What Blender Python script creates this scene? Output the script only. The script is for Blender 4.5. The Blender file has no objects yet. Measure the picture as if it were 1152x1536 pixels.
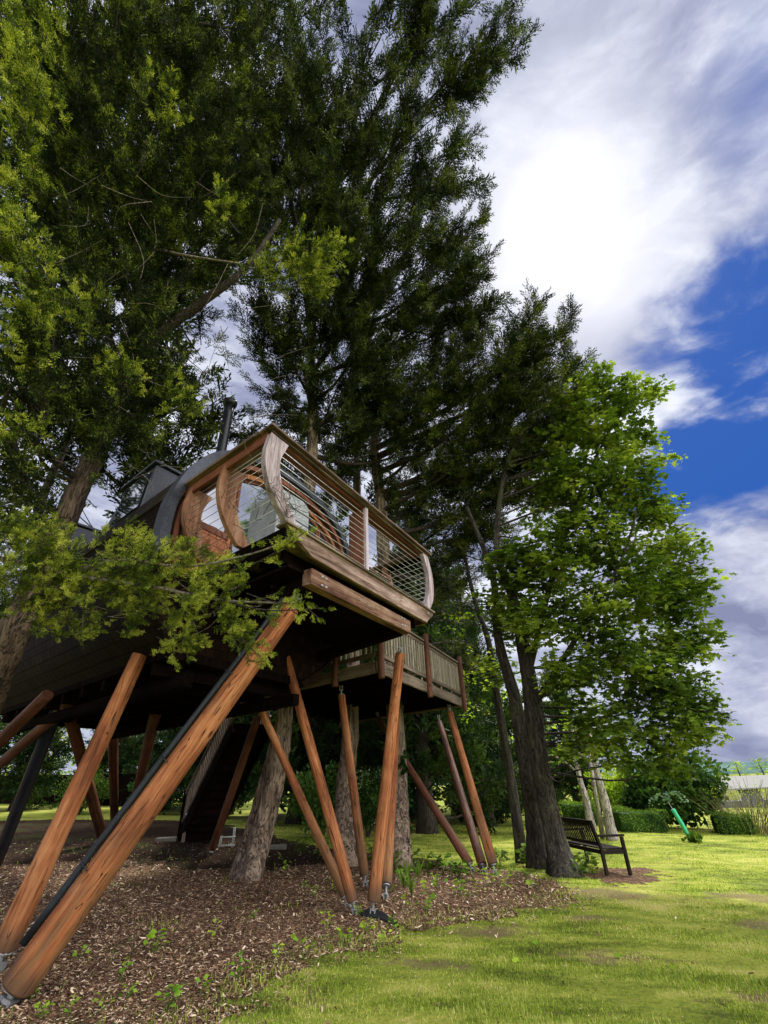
import bpy, math, random
import numpy as np
from mathutils import Vector, Matrix

# ------------------------------------------------------------------ camera
S = bpy.context.scene
COL = S.collection
FPX, PITCH, ROLL, EYE = 690.0, math.radians(30.7), math.radians(2.2), 1.65
FW = np.array([0, math.cos(PITCH), math.sin(PITCH)])
_u0 = np.array([0, -math.sin(PITCH), math.cos(PITCH)])
_r0 = np.array([1.0, 0, 0])
RT = math.cos(ROLL) * _r0 - math.sin(ROLL) * _u0
UP = math.sin(ROLL) * _r0 + math.cos(ROLL) * _u0
CAM = np.array([0, 0, EYE])
cd = bpy.data.cameras.new('camera')
cam = bpy.data.objects.new('camera', cd)
COL.objects.link(cam)
cam.matrix_world = Matrix(((RT[0], UP[0], -FW[0], 0), (RT[1], UP[1], -FW[1], 0), (RT[2], UP[2], -FW[2], EYE), (0, 0, 0, 1)))
cd.sensor_fit = 'VERTICAL'
cd.sensor_height = 36
cd.lens = FPX / 1536 * 36
cd.clip_start = 0.05
cd.clip_end = 5000
S.camera = cam

# ------------------------------------------------------------------ light
SUN_AZ, SUN_EL = math.radians(37), math.radians(56)      # azimuth from +Y towards +X
S.view_settings.view_transform = 'Standard'
S.view_settings.look = 'None'
S.view_settings.gamma = 1
S.view_settings.exposure = 0.55
sl = bpy.data.lights.new('sun', 'SUN')
sl.energy = 3.7
sl.angle = math.radians(13)
sl.color = (1.0, 0.96, 0.89)
so = bpy.data.objects.new('sun', sl)
COL.objects.link(so)
SUNV = Vector((math.sin(SUN_AZ) * math.cos(SUN_EL), math.cos(SUN_AZ) * math.cos(SUN_EL), math.sin(SUN_EL)))
so.rotation_euler = SUNV.to_track_quat('Z', 'Y').to_euler()
so.location = (20, 20, 40)

W = bpy.data.worlds.new('World')
S.world = W
W.use_nodes = True
nt = W.node_tree
nt.nodes.clear()


class NT:
    def __init__(s, tree):
        s.t = tree

    def n(s, typ, ins=None, **kw):
        nd = s.t.nodes.new(typ)
        for k, v in kw.items():
            setattr(nd, k, v)
        for k, v in (ins or {}).items():
            if isinstance(v, (bpy.types.NodeSocket,)):
                s.t.links.new(v, nd.inputs[k])
            else:
                nd.inputs[k].default_value = v
        return nd

    def math(s, op, a, b=0.0, c=0.0, clamp=False):
        return s.n('ShaderNodeMath', {0: a, 1: b, 2: c}, operation=op, use_clamp=clamp).outputs[0]

    def vmath(s, op, a, b=(0, 0, 0)):
        nd = s.n('ShaderNodeVectorMath', {0: a, 1: b}, operation=op)
        return nd.outputs['Value'] if op in ('DOT_PRODUCT', 'LENGTH', 'DISTANCE') else nd.outputs[0]

    def mix(s, f, a, b, blend='MIX'):
        nd = s.n('ShaderNodeMix', data_type='RGBA', blend_type=blend)
        for i, v in ((0, f), (6, a), (7, b)):
            if isinstance(v, bpy.types.NodeSocket):
                s.t.links.new(v, nd.inputs[i])
            else:
                nd.inputs[i].default_value = v if i == 0 else (tuple(v) + (1,))[:4]
        return nd.outputs[2]

    def maprange(s, v, a, b, c=0.0, d=1.0, smooth=True):
        return s.n('ShaderNodeMapRange', {'Value': v, 'From Min': a, 'From Max': b, 'To Min': c, 'To Max': d},
                   interpolation_type='SMOOTHSTEP' if smooth else 'LINEAR').outputs[0]

    def noise(s, vec, scale, detail=4, rough=0.55, dist=0.0, col=False):
        nd = s.n('ShaderNodeTexNoise', {'Vector': vec, 'Scale': scale, 'Detail': detail, 'Roughness': rough, 'Distortion': dist})
        return nd.outputs[1 if col else 0]

    def ramp(s, f, stops):
        nd = s.n('ShaderNodeValToRGB', {0: f})
        e = nd.color_ramp.elements
        while len(e) < len(stops):
            e.new(0.5)
        for k, (p, c) in enumerate(stops):
            e[k].position = p
            e[k].color = tuple(c) + (1,)
        return nd.outputs[0]


g = NT(nt)
tc = g.n('ShaderNodeTexCoord').outputs['Generated']
sky = g.n('ShaderNodeTexSky', sky_type='NISHITA', sun_disc=False, sun_elevation=SUN_EL, sun_rotation=SUN_AZ)
dirv = g.vmath('NORMALIZE', tc)
sep = g.n('ShaderNodeSeparateXYZ', {0: dirv})
# cloud layer: direction projected on a high plane so that clouds shrink towards the horizon
zz = g.math('ADD', g.math('MAXIMUM', sep.outputs[2], 0.0), 0.45)
px_ = g.math('DIVIDE', sep.outputs[0], zz)
py_ = g.math('DIVIDE', sep.outputs[1], zz)
pl = g.n('ShaderNodeCombineXYZ', {0: px_, 1: py_, 2: 0.0}).outputs[0]
stre = g.n('ShaderNodeMapping', {'Vector': dirv, 'Rotation': (math.radians(28), math.radians(-24), math.radians(-32)), 'Scale': (1.0, 2.1, 3.4)}).outputs[0]
warp = g.vmath('ADD', stre, g.n('ShaderNodeVectorMath', {0: g.vmath('SUBTRACT', g.noise(stre, 1.6, 3, col=True), (0.5, 0.5, 0.5)), 'Scale': 0.35}, operation='SCALE').outputs[0])
n1 = g.noise(warp, 1.5, 5, 0.5)
n2 = g.noise(warp, 3.6, 8, 0.58)
jit = g.math('ADD', g.math('MULTIPLY', g.math('SUBTRACT', n1, 0.5), 0.34), g.math('MULTIPLY', g.math('SUBTRACT', n2, 0.5), 0.16))


def lobe(d, inner, outer, amp=1.0, jm=1.0):
    v = np.array(d, float)
    v = tuple(v / np.linalg.norm(v))
    dt = g.n('ShaderNodeVectorMath', {0: dirv, 1: v}, operation='DISTANCE').outputs['Value']
    dt = g.math('ADD', dt, g.math('MULTIPLY', jit, jm))
    return g.maprange(dt, outer, inner, 0.0, amp)


def total(xs):
    r = xs[0]
    for x in xs[1:]:
        r = g.math('MAXIMUM', r, x)
    return r


BLUES = [((.64, .49, .58), .10, .19, 1.0), ((.60, .57, .56), .07, .16, 1.0), ((.51, .71, .48), .05, .11, 1.0), ((.56, .65, .51), .07, .14, 1.0),
         ((.55, .24, .80), .02, .19, .55), ((.72, .47, .5), .15, .25, 1.0), ((.66, .45, .6), .05, .2, .8), ((-.5, -.4, .6), .2, .5, .9), ((.3, -.8, .5), .1, .4, .8)]
blue = total([lobe(*b) for b in BLUES])
glow_d = g.n('ShaderNodeVectorMath', {0: dirv, 1: tuple(SUNV)}, operation='DISTANCE').outputs['Value']
glow_d = g.math('ADD', glow_d, g.math('MULTIPLY', jit, .8))
glow = g.math('POWER', g.maprange(glow_d, 0.25, 0.0, smooth=False, c=0.0, d=1.0), 2.4)
glow2 = g.maprange(glow_d, 0.42, 0.03)
cl = g.ramp(g.math('ADD', g.math('MULTIPLY', n2, 0.75), g.math('MULTIPLY', n1, 0.35)),
            [(0.40, (.22, .245, .39)) , (0.50, (.36, .39, .54)), (0.57, (.52, .55, .68)), (0.68, (.80, .83, .92))])
cl = g.mix(g.math('MULTIPLY', glow2, .6), cl, (0.68, 0.69, 0.78))
# added bright cloud lobe behind the camera, unseen, to brighten house fronts and lawn
bv = np.array([.72, -.62, .35])
back = g.maprange(g.vmath('DOT_PRODUCT', dirv, tuple(bv / np.linalg.norm(bv))), 0.15, 0.95)
back = g.math('MULTIPLY', back, g.maprange(sep.outputs[1], 0.18, -0.25))
cl = g.mix(back, cl, (3.9, 3.8, 3.7))
cl = g.mix(glow, cl, (1.9, 1.88, 1.86))
deep = g.mix(1.0, g.mix(0.93, sky.outputs[0], (0.02, .82, 4.0)), (.1, .1, .1), 'MULTIPLY')
wisps = g.maprange(n2, 0.5, 0.75, 0.0, 0.45)
deep = g.mix(wisps, deep, cl)
col = g.mix(blue, cl, deep)
grd = g.maprange(sep.outputs[2], -0.02, -0.12)
col = g.mix(grd, col, (.08, .1, .05))
bg = g.n('ShaderNodeBackground', {'Color': g.mix(1.0, col, (8.0, 8.0, 8.0), 'MULTIPLY'), 'Strength': 0.1})
wo = g.n('ShaderNodeOutputWorld', {'Surface': bg.outputs[0]})

S.cycles.max_bounces = 6
S.cycles.diffuse_bounces = 3
S.cycles.glossy_bounces = 2
S.cycles.transmission_bounces = 4
S.cycles.transparent_max_bounces = 4
S.cycles.caustics_reflective = False
S.cycles.caustics_refractive = False

# ------------------------------------------------------------------ pixel rays and the ground


def ray(x, y):
    return FW + RT * ((x - 576) / FPX) + UP * ((768 - y) / FPX)


def at(x, y, t):
    return CAM + ray(x, y) * t


GX, GY = -0.04318614303915875, 0.01702639475435825


def sat(v, m, k):
    return m * np.tanh(v / m) if k else v


def gz(x, y):
    """height of the gently sloping ground"""
    x = np.asarray(x, float)
    y = np.asarray(y, float)
    xs = 34 * np.tanh(x / 34)
    ys = 42 * np.tanh(y / 42)
    lump = 0.018 * np.sin(x * 1.3 + y * .7) * np.sin(y * 1.1 - x * .4) + 0.03 * np.sin(x * .31 + 1) * np.sin(y * .27)
    return GX * xs + GY * ys + lump


def on_ground(x, y):
    d = ray(x, y)
    t = 6.0
    for _ in range(60):
        p = CAM + d * t
        err = p[2] - gz(p[0], p[1])
        t += err / max(1e-3, (GX * d[0] + GY * d[1] - d[2])) * 0.7
    return CAM + d * t


# ------------------------------------------------------------------ object helpers
rng = np.random.default_rng(7)
random.seed(7)
BASE = {}
WM = {}


def thing(name, label, cat, loc, group=None):
    o = bpy.data.objects.new(name, None)
    COL.objects.link(o)
    o.location = tuple(float(v) for v in loc)
    o.empty_display_size = 0.2
    o['label'] = label
    o['category'] = cat
    if group:
        o['group'] = group
    BASE[o.name] = np.array(loc, float)
    WM[o.name] = Matrix.Translation(tuple(float(v) for v in loc))
    return o


def tag(o, label, cat, group=None, kind=None):
    if label:
        o['label'] = label
    if cat:
        o['category'] = cat
    if group:
        o['group'] = group
    if kind:
        o['kind'] = kind
    return o


def base_of(parent):
    return BASE.get(parent.name, np.zeros(3)) if parent else np.zeros(3)


def link_mesh(name, me, mat, parent, org, rot=None, smooth=False, bevel=0):
    if mat:
        me.materials.append(mat)
    if smooth:
        me.polygons.foreach_set('use_smooth', [True] * len(me.polygons))
    me.update()
    o = bpy.data.objects.new(name, me)
    COL.objects.link(o)
    if parent:
        o.parent = parent
    m = Matrix.Translation(tuple(float(v) for v in org))
    if rot is not None:
        m = m @ Matrix([list(r) + [0] for r in rot] + [[0, 0, 0, 1]])
    WM[o.name] = m
    o.matrix_local = (WM[parent.name].inverted() @ m) if parent else m
    BASE[o.name] = np.array(org, float)
    if bevel:
        b = o.modifiers.new('bevel', 'BEVEL')
        b.width = bevel
        b.segments = 2
        b.limit_method = 'ANGLE'
    return o


def raw(name, V, F, mat, parent=None, smooth=False, org=None, bevel=0, grain=None):
    """mesh from world-space verts; org = origin (first vertex mean if None); grain = direction of the wood grain"""
    V = np.asarray(V, float)
    org = V.mean(0) if org is None else np.array(org, float)
    me = bpy.data.meshes.new(name)
    if grain is not None:
        zx = norm(grain)
        xx = norm(np.cross([0.1, .2, 1] if abs(zx[2]) < .8 else [1, .2, 0], zx))
        Rm = np.array([xx, np.cross(zx, xx), zx]).T
        me.from_pydata(((V - org) @ Rm).tolist(), [], [tuple(int(i) for i in f) for f in F])
        return link_mesh(name, me, mat, parent, org, Rm, smooth, bevel)
    me.from_pydata((V - org).tolist(), [], [tuple(int(i) for i in f) for f in F])
    return link_mesh(name, me, mat, parent, org, None, smooth, bevel)


def fast(name, V, F, mat, parent=None, org=None, smooth=False):
    """big mesh from arrays, F is (n,k)"""
    V = np.asarray(V, np.float32)
    F = np.asarray(F, np.int32)
    org = V.mean(0) if org is None else np.array(org, float)
    me = bpy.data.meshes.new(name)
    me.vertices.add(len(V))
    me.vertices.foreach_set('co', (V - np.asarray(org, np.float32)).ravel())
    n, k = F.shape
    me.loops.add(n * k)
    me.loops.foreach_set('vertex_index', F.ravel())
    me.polygons.add(n)
    me.polygons.foreach_set('loop_start', np.arange(0, n * k, k, dtype=np.int32))
    me.update(calc_edges=True)
    return link_mesh(name, me, mat, parent, org, None, smooth)


def norm(v):
    v = np.asarray(v, float)
    return v / max(1e-9, np.linalg.norm(v))


BOXF = [(0, 3, 2, 1), (4, 5, 6, 7), (0, 1, 5, 4), (1, 2, 6, 5), (2, 3, 7, 6), (3, 0, 4, 7)]


def beam(name, p0, p1, w, h, mat, parent=None, up=(0, 0, 1), bevel=0.004, ext=0):
    """a straight timber along its own z axis, w across, h along 'up'"""
    p0, p1 = np.array(p0, float), np.array(p1, float)
    zax = norm(p1 - p0)
    p0 = p0 - zax * ext
    p1 = p1 + zax * ext
    L = np.linalg.norm(p1 - p0)
    x = norm(np.cross(up, zax))
    y = np.cross(zax, x)
    V = [(sx * w / 2, sy * h / 2, z) for z in (0, L) for sx, sy in ((-1, -1), (1, -1), (1, 1), (-1, 1))]
    me = bpy.data.meshes.new(name)
    me.from_pydata(V, [], BOXF)
    return link_mesh(name, me, mat, parent, p0, np.array([x, y, zax]).T, False, bevel)


def boxes(name, items, mat, parent=None, bevel=0.0, grain=None):
    """several boxes (center, ax, ay, az half vectors) in ONE mesh"""
    V, F = [], []
    for c, ax, ay, az in items:
        c, ax, ay, az = (np.array(q, float) for q in (c, ax, ay, az))
        b = len(V)
        for z in (-1, 1):
            for sx, sy in ((-1, -1), (1, -1), (1, 1), (-1, 1)):
                V.append(c + ax * sx + ay * sy + az * z)
        F += [tuple(b + i for i in f) for f in BOXF]
    return raw(name, V, F, mat, parent, bevel=bevel, grain=grain)


def frames_along(P):
    P = np.asarray(P, float)
    T = np.gradient(P, axis=0)
    T /= np.linalg.norm(T, axis=1)[:, None] + 1e-9
    n = np.cross(T[0], [0, 0, 1.0])
    if np.linalg.norm(n) < 1e-3:
        n = np.array([0, -1.0, 0])
    n = norm(n)
    N = []
    for t in T:
        n = n - t * (n @ t)
        n = norm(n)
        N.append(n)
    N = np.array(N)
    return T, N, np.cross(T, N)


def smooth_path(P, n=16):
    P = np.asarray(P, float)
    if len(P) == 2:
        return P[0] + (P[1] - P[0]) * np.linspace(0, 1, n)[:, None]
    Q = np.vstack([2 * P[0] - P[1], P, 2 * P[-1] - P[-2]])
    out = []
    m = max(2, n // (len(P) - 1))
    for i in range(1, len(Q) - 2):
        for s in np.linspace(0, 1, m, endpoint=False):
            a, b, c, d = Q[i - 1], Q[i], Q[i + 1], Q[i + 2]
            out.append(.5 * ((2 * b) + (-a + c) * s + (2 * a - 5 * b + 4 * c - d) * s * s + (-a + 3 * b - 3 * c + d) * s ** 3))
    out.append(P[-1])
    return np.array(out)


def tube_arrays(P, R, k=8, rough=0.0, seed=0, cap=True):
    P = np.asarray(P, float)
    n = len(P)
    R = np.interp(np.linspace(0, 1, n), np.linspace(0, 1, len(np.atleast_1d(R))), np.atleast_1d(R)) if np.ndim(R) else np.full(n, R)
    T, N, B = frames_along(P)
    a = np.linspace(0, 2 * math.pi, k, endpoint=False)
    ca, sa = np.cos(a), np.sin(a)
    r = R[:, None] * np.ones(k)[None]
    if rough:
        rs = np.random.default_rng(seed)
        lob = sum(rs.uniform(.3, 1) * np.cos(m * a + rs.uniform(0, 6)) for m in (2, 3, 5))
        tw = np.array([[np.interp((x + i * .05) % (2 * math.pi), np.append(a, 2 * math.pi), np.append(lob, lob[0])) for x in a] for i in range(n)])
        r = r * (1 + rough * tw + rough * .5 * rs.normal(size=r.shape))
    V = P[:, None, :] + r[..., None] * (ca[None, :, None] * N[:, None, :] + sa[None, :, None] * B[:, None, :])
    V = V.reshape(-1, 3)
    i, j = np.meshgrid(np.arange(n - 1), np.arange(k), indexing='ij')
    j2 = (j + 1) % k
    F = np.stack([i * k + j, i * k + j2, (i + 1) * k + j2, (i + 1) * k + j], -1).reshape(-1, 4)
    F = [tuple(f) for f in F]
    if cap:
        F += [tuple(range(k - 1, -1, -1)), tuple((n - 1) * k + q for q in range(k))]
    return V, F


def tube(name, P, R, mat, parent=None, k=8, rough=0.0, seed=0, org=None, smooth=True, n=None):
    if n:
        P = smooth_path(P, n)
    V, F = tube_arrays(P, R, k, rough, seed)
    return raw(name, V, F, mat, parent, smooth, P[0] if org is None else org)


def tubes(name, specs, mat, parent=None, org=None):
    VV, FF, b = [], [], 0
    for P, R, k in specs:
        V, F = tube_arrays(P, R, k, cap=False)
        VV.append(V)
        FF.append(np.array(F) + b)
        b += len(V)
    return fast(name, np.vstack(VV), np.vstack(FF), mat, parent, org, smooth=True)


def pole(name, p0, p1, r0, r1, mat, parent=None, k=20, seed=0, lump=0.01):
    """round timber with its own z axis along the grain"""
    p0, p1 = np.array(p0, float), np.array(p1, float)
    L = np.linalg.norm(p1 - p0)
    zax = (p1 - p0) / L
    x = norm(np.cross([0.3, 1, 0], zax))
    y = np.cross(zax, x)
    rs = np.random.default_rng(seed)
    n = 24
    a = np.linspace(0, 2 * math.pi, k, endpoint=False)
    zs = np.linspace(0, L, n)
    V = []
    ph = rs.uniform(0, 6, 3)
    # last rings chamfered
    for q, z in enumerate(zs):
        r = r0 + (r1 - r0) * z / L
        if q in (0, n - 1):
            r *= .93
        rr = r * (1 + lump * np.cos(2 * a + ph[0]) + lump * .6 * np.cos(3 * a + ph[1] + z)) + lump * .25 * rs.normal(size=k) * r
        V += [(rr[i] * math.cos(a[i]), rr[i] * math.sin(a[i]), z if 0 < q < n - 1 else (0 if q == 0 else L)) for i in range(k)]
    V = np.array(V)
    V[k:2 * k, 2] = .02
    V[-2 * k:-k, 2] = L - .02
    F = []
    for i in range(n - 1):
        for j in range(k):
            F.append((i * k + j, i * k + (j + 1) % k, (i + 1) * k + (j + 1) % k, (i + 1) * k + j))
    F += [tuple(range(k - 1, -1, -1)), tuple((n - 1) * k + q for q in range(k))]
    me = bpy.data.meshes.new(name)
    me.from_pydata(V.tolist(), [], F)
    o = link_mesh(name, me, mat, parent, p0, np.array([x, y, zax]).T, False)
    me.polygons.foreach_set('use_smooth', [len(p.vertices) == 4 for p in me.polygons])
    return o


def prism(name, poly, thick, mat, parent=None, bevel=0.004, grain=None):
    """poly: list of world points in one plane, extruded by vector thick"""
    A = np.array(poly, float)
    n = len(A)
    V = np.vstack([A, A + np.array(thick, float)])
    F = [tuple(range(n - 1, -1, -1)), tuple(range(n, 2 * n))]
    for i in range(n):
        j = (i + 1) % n
        F.append((i, j, n + j, n + i))
    return raw(name, V, F, mat, parent, bevel=bevel, grain=grain)


def strip(name, A, B, mat, parent=None, thick=None, smooth=False):
    """band between two point rows (same length), thickened by vector(s)"""
    A, B = np.array(A, float), np.array(B, float)
    n = len(A)
    t = np.array(thick, float)
    V = np.vstack([A, B, A + t, B + t])
    F = []
    for i in range(n - 1):
        F += [(i, i + 1, n + i + 1, n + i), (2 * n + i, 3 * n + i, 3 * n + i + 1, 2 * n + i + 1),
              (i, 2 * n + i, 2 * n + i + 1, i + 1), (n + i, n + i + 1, 3 * n + i + 1, 3 * n + i)]
    F += [(0, n, 3 * n, 2 * n), (n - 1, 3 * n - 1, 4 * n - 1, 2 * n - 1)]
    return raw(name, V, F, mat, parent, smooth)
# ------------------------------------------------------------------ materials


def material(name):
    m = bpy.data.materials.new(name)
    m.use_nodes = True
    m.node_tree.nodes.clear()
    return m, NT(m.node_tree)


def finish(m, g, color, rough=0.7, bump=None, bstr=0.3, bdist=0.01, metal=0.0, spec=0.35, **kw):
    p = g.n('ShaderNodeBsdfPrincipled')
    for k, v in (('Base Color', color), ('Roughness', rough), ('Metallic', metal), ('Specular IOR Level', spec)):
        if isinstance(v, bpy.types.NodeSocket):
            g.t.links.new(v, p.inputs[k])
        elif k == 'Base Color':
            p.inputs[k].default_value = tuple(v) + (1,)
        else:
            p.inputs[k].default_value = v
    if bump is not None:
        b = g.n('ShaderNodeBump', {'Height': bump, 'Strength': bstr, 'Distance': bdist})
        g.t.links.new(b.outputs[0], p.inputs['Normal'])
    for k, v in kw.items():
        p.inputs[k].default_value = v
    g.n('ShaderNodeOutputMaterial', {'Surface': p.outputs[0]})
    return m


def wood(name, stops, grain=1.0, knots=True, rough=0.6, along='Z', cracks=0.5, spec=0.2, foot=False):
    m, g = material(name)
    o = g.n('ShaderNodeTexCoord').outputs['Object']
    oi = g.n('ShaderNodeObjectInfo').outputs['Random']
    off = g.n('ShaderNodeCombineXYZ', {0: g.math('MULTIPLY', oi, 7.0), 1: g.math('MULTIPLY', oi, 3.0), 2: g.math('MULTIPLY', oi, 11.0)}).outputs[0]
    v = g.vmath('ADD', o, off)
    sc = {'Z': (9, 9, .55), 'X': (.55, 9, 9), 'Y': (9, .55, 9)}[along]
    st = g.n('ShaderNodeMapping', {'Vector': v, 'Scale': tuple(s * grain for s in sc)}).outputs[0]
    a = g.noise(st, 1.3, 6, 0.6, 0.6)
    fine = g.noise(g.n('ShaderNodeMapping', {'Vector': v, 'Scale': tuple(s * 5 for s in sc)}).outputs[0], 2.0, 4, 0.6)
    blotch = g.noise(v, 1.1, 4, 0.6)
    f = g.math('ADD', g.math('ADD', g.math('MULTIPLY', a, .62), g.math('MULTIPLY', fine, .3)), g.math('MULTIPLY', blotch, .5))
    f = g.math('SUBTRACT', f, .16)
    c = g.ramp(f, [(0.38 + .1 * i * (3 / max(1, len(stops) - 1)), s) for i, s in enumerate(stops)])
    hgt = g.math('ADD', a, g.math('MULTIPLY', fine, .6))
    if cracks:
        cr = g.noise(g.n('ShaderNodeMapping', {'Vector': v, 'Scale': tuple(s * 1.5 for s in sc)}).outputs[0], 1.0, 2, 0.5, 1.0)
        cm = g.maprange(g.math('ABSOLUTE', g.math('SUBTRACT', cr, 0.5)), 0.0, 0.012, cracks, 0.0)
        c = g.mix(cm, c, tuple(q * .3 for q in stops[0]))
        hgt = g.math('SUBTRACT', hgt, g.math('MULTIPLY', cm, 1.5))
    if knots:
        vo = g.n('ShaderNodeTexVoronoi', {'Vector': g.n('ShaderNodeMapping', {'Vector': v, 'Scale': tuple(1.0 if s > 1 else .55 for s in sc)}).outputs[0], 'Scale': 2.4}).outputs['Distance']
        km = g.maprange(vo, 0.035, 0.07, 0.8, 0.0)
        c = g.mix(km, c, tuple(q * .28 for q in stops[1]))
    if foot:
        sz = g.n('ShaderNodeSeparateXYZ', {0: o}).outputs[2]
        wn = g.noise(st, .7, 5, .6)
        wz = g.math('MULTIPLY', g.maprange(sz, 1.9, .0), g.maprange(wn, .42, .60))
        c = g.mix(g.math('MULTIPLY', wz, .55), c, (.13, .10, .05))
        sun_ = g.maprange(g.noise(v, .9, 5, .65), .52, .68, 0, .35)
        c = g.mix(sun_, c, (.30, .175, .095))
        mud = g.math('MULTIPLY', g.maprange(g.math('ADD', sz, g.math('MULTIPLY', wn, .5)), .50, .25), .8)
        c = g.mix(mud, c, (.09, .06, .04))
    return finish(m, g, c, rough, hgt, .8, .014, spec=spec)


M = {}
M['larch'] = wood('orange_larch', [(.08, .026, .013), (.20, .068, .028), (.32, .118, .046), (.44, .20, .09)], rough=.7, cracks=.95, spec=.12, foot=True)
M['larch_dark'] = wood('brown_larch', [(.035, .012, .008), (.08, .029, .015), (.13, .05, .026), (.18, .075, .042)], rough=.55, cracks=.7)
M['grey_wood'] = wood('weathered_grey_wood', [(.085, .06, .06), (.21, .165, .17), (.36, .295, .32), (.50, .43, .47)], rough=.75, cracks=.35)
M['face_wood'] = wood('pale_brown_board', [(.055, .032, .024), (.14, .088, .066), (.25, .17, .14), (.40, .30, .265)], rough=.7, cracks=.5)
M['beam_wood'] = wood('stained_brown_beam', [(.04, .017, .012), (.11, .05, .032), (.20, .115, .08), (.30, .20, .15)], rough=.7, cracks=.5)
M['red_wood'] = wood('red_brown_board', [(.06, .018, .011), (.13, .042, .022), (.21, .078, .04)], rough=.55)
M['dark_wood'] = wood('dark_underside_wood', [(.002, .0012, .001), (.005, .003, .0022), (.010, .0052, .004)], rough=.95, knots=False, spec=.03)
M['deck_wood'] = wood('grey_brown_deck_board', [(.06, .045, .033), (.14, .105, .08), (.24, .19, .15)], rough=.8)
M['baluster_wood'] = wood('pale_baluster_wood', [(.16, .13, .09), (.30, .26, .19), (.42, .38, .30)], rough=.8, knots=False)
M['cedar'] = wood('cedar_plank', [(.08, .034, .019), (.19, .086, .048), (.29, .145, .083), (.38, .22, .14)], rough=.6)
M['rail_wood'] = wood('grey_brown_rail', [(.035, .021, .017), (.09, .056, .046), (.165, .11, .095), (.3, .225, .205)], rough=.75)
M['bench_wood'] = wood('dark_brown_bench_wood', [(.008, .006, .005), (.018, .014, .011), (.032, .025, .02)], rough=.8, knots=False, spec=.1)


def clad(name, c0, c1, pitch, groove=.06, rough=.7, width=0.14):
    """horizontal courses of shingles or boards, each course stepped, with joints"""
    m, g = material(name)
    o = g.n('ShaderNodeTexCoord').outputs['Object']
    s = g.n('ShaderNodeSeparateXYZ', {0: o})
    z = g.math('DIVIDE', s.outputs[2], pitch)
    row = g.math('FLOOR', z)
    fr = g.math('SUBTRACT', z, row)
    h = g.math('ADD', g.math('MULTIPLY', s.outputs[1], 1.3), g.math('MULTIPLY', g.math('FRACT', g.math('MULTIPLY', row, .618)), width * 2))
    hh = g.math('DIVIDE', h, width)
    ci = g.math('FLOOR', hh)
    cf = g.math('SUBTRACT', hh, ci)
    rnd = g.n('ShaderNodeTexWhiteNoise', {'Vector': g.n('ShaderNodeCombineXYZ', {0: ci, 1: row, 2: 0.0}).outputs[0]}, noise_dimensions='2D').outputs['Value']
    st = g.noise(g.n('ShaderNodeMapping', {'Vector': o, 'Scale': (22, 22, 3)}).outputs[0], 1.0, 4)
    c = g.mix(g.math('ADD', g.math('MULTIPLY', rnd, .6), g.math('MULTIPLY', st, .5), clamp=True), c0, c1)
    gap = g.math('MAXIMUM', g.maprange(fr, groove, 0.0), g.maprange(cf, .07, .0))
    c = g.mix(gap, c, tuple(q * .15 for q in c0))
    hgt = g.math('SUBTRACT', g.math('SUBTRACT', 1.0, fr), g.math('MULTIPLY', gap, 1.2))
    return finish(m, g, c, rough, hgt, .8, .02, spec=.05)


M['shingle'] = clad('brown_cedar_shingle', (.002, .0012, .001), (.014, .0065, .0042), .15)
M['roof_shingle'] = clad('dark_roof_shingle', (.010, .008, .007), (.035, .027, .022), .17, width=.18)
M['red_shingle'] = clad('red_cedar_shingle', (.22, .075, .04), (.42, .17, .09), .13, width=.16)
M['gable_board'] = clad('gable_cedar_board', (.26, .12, .06), (.46, .25, .13), .16, .05, width=2.3)


def metalish(name, col, rough, metal=0.0, nscale=2.5, amt=.5):
    m, g = material(name)
    o = g.n('ShaderNodeTexCoord').outputs['Object']
    n = g.noise(o, nscale, 6, .65)
    f = g.noise(o, nscale * 14, 3, .5)
    k = g.math('ADD', g.math('MULTIPLY', n, .7), g.math('MULTIPLY', f, .3))
    c = g.mix(g.maprange(k, .3, .7), tuple(q * (1 - amt) for q in col), tuple(min(1, q * (1 + amt)) for q in col))
    return finish(m, g, c, g.maprange(n, .3, .7, rough * .8, min(1, rough * 1.3)), f, .12, .01, metal=metal)


M['dark_metal'] = metalish('dark_standing_seam_metal', (.045, .05, .065), .42, .35)
M['black_metal'] = metalish('black_stove_pipe_metal', (.016, .017, .02), .3, .4)
M['blue_metal'] = metalish('blue_black_painted_steel', (.013, .02, .032), .35, .3)
M['galv'] = metalish('galvanised_steel', (.30, .31, .32), .55, .7, 6, .4)
M['steel'] = metalish('stainless_cable', (.72, .73, .74), .3, .85, 6, .1)
M['black_plastic'] = metalish('black_pipe_plastic', (.010, .013, .018), .5, 0)
M['grey_panel'] = metalish('pale_grey_cover', (.30, .33, .38), .55, 0, 3, .3)
M['white_metal'] = metalish('white_painted_metal', (.38, .39, .39), .5, 0)
M['sheet_roof'] = metalish('pale_shed_roof', (.16, .16, .15), .7, 0.0)
M['shed_wall'] = metalish('dark_shed_wall', (.10, .10, .10), .7, 0)
M['guard'] = metalish('green_guard_plastic', (.03, .42, .2), .5, 0, 5, .15)
M['stone'] = metalish('pale_stone', (.13, .12, .10), .9, 0, 6, .4)
m, g = material('window_glass')
finish(m, g, (.02, .03, .04), .04, spec=1.0, metal=.0, **{'Coat Weight': 1.0, 'IOR': 3.2})
M['glass'] = m


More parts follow.
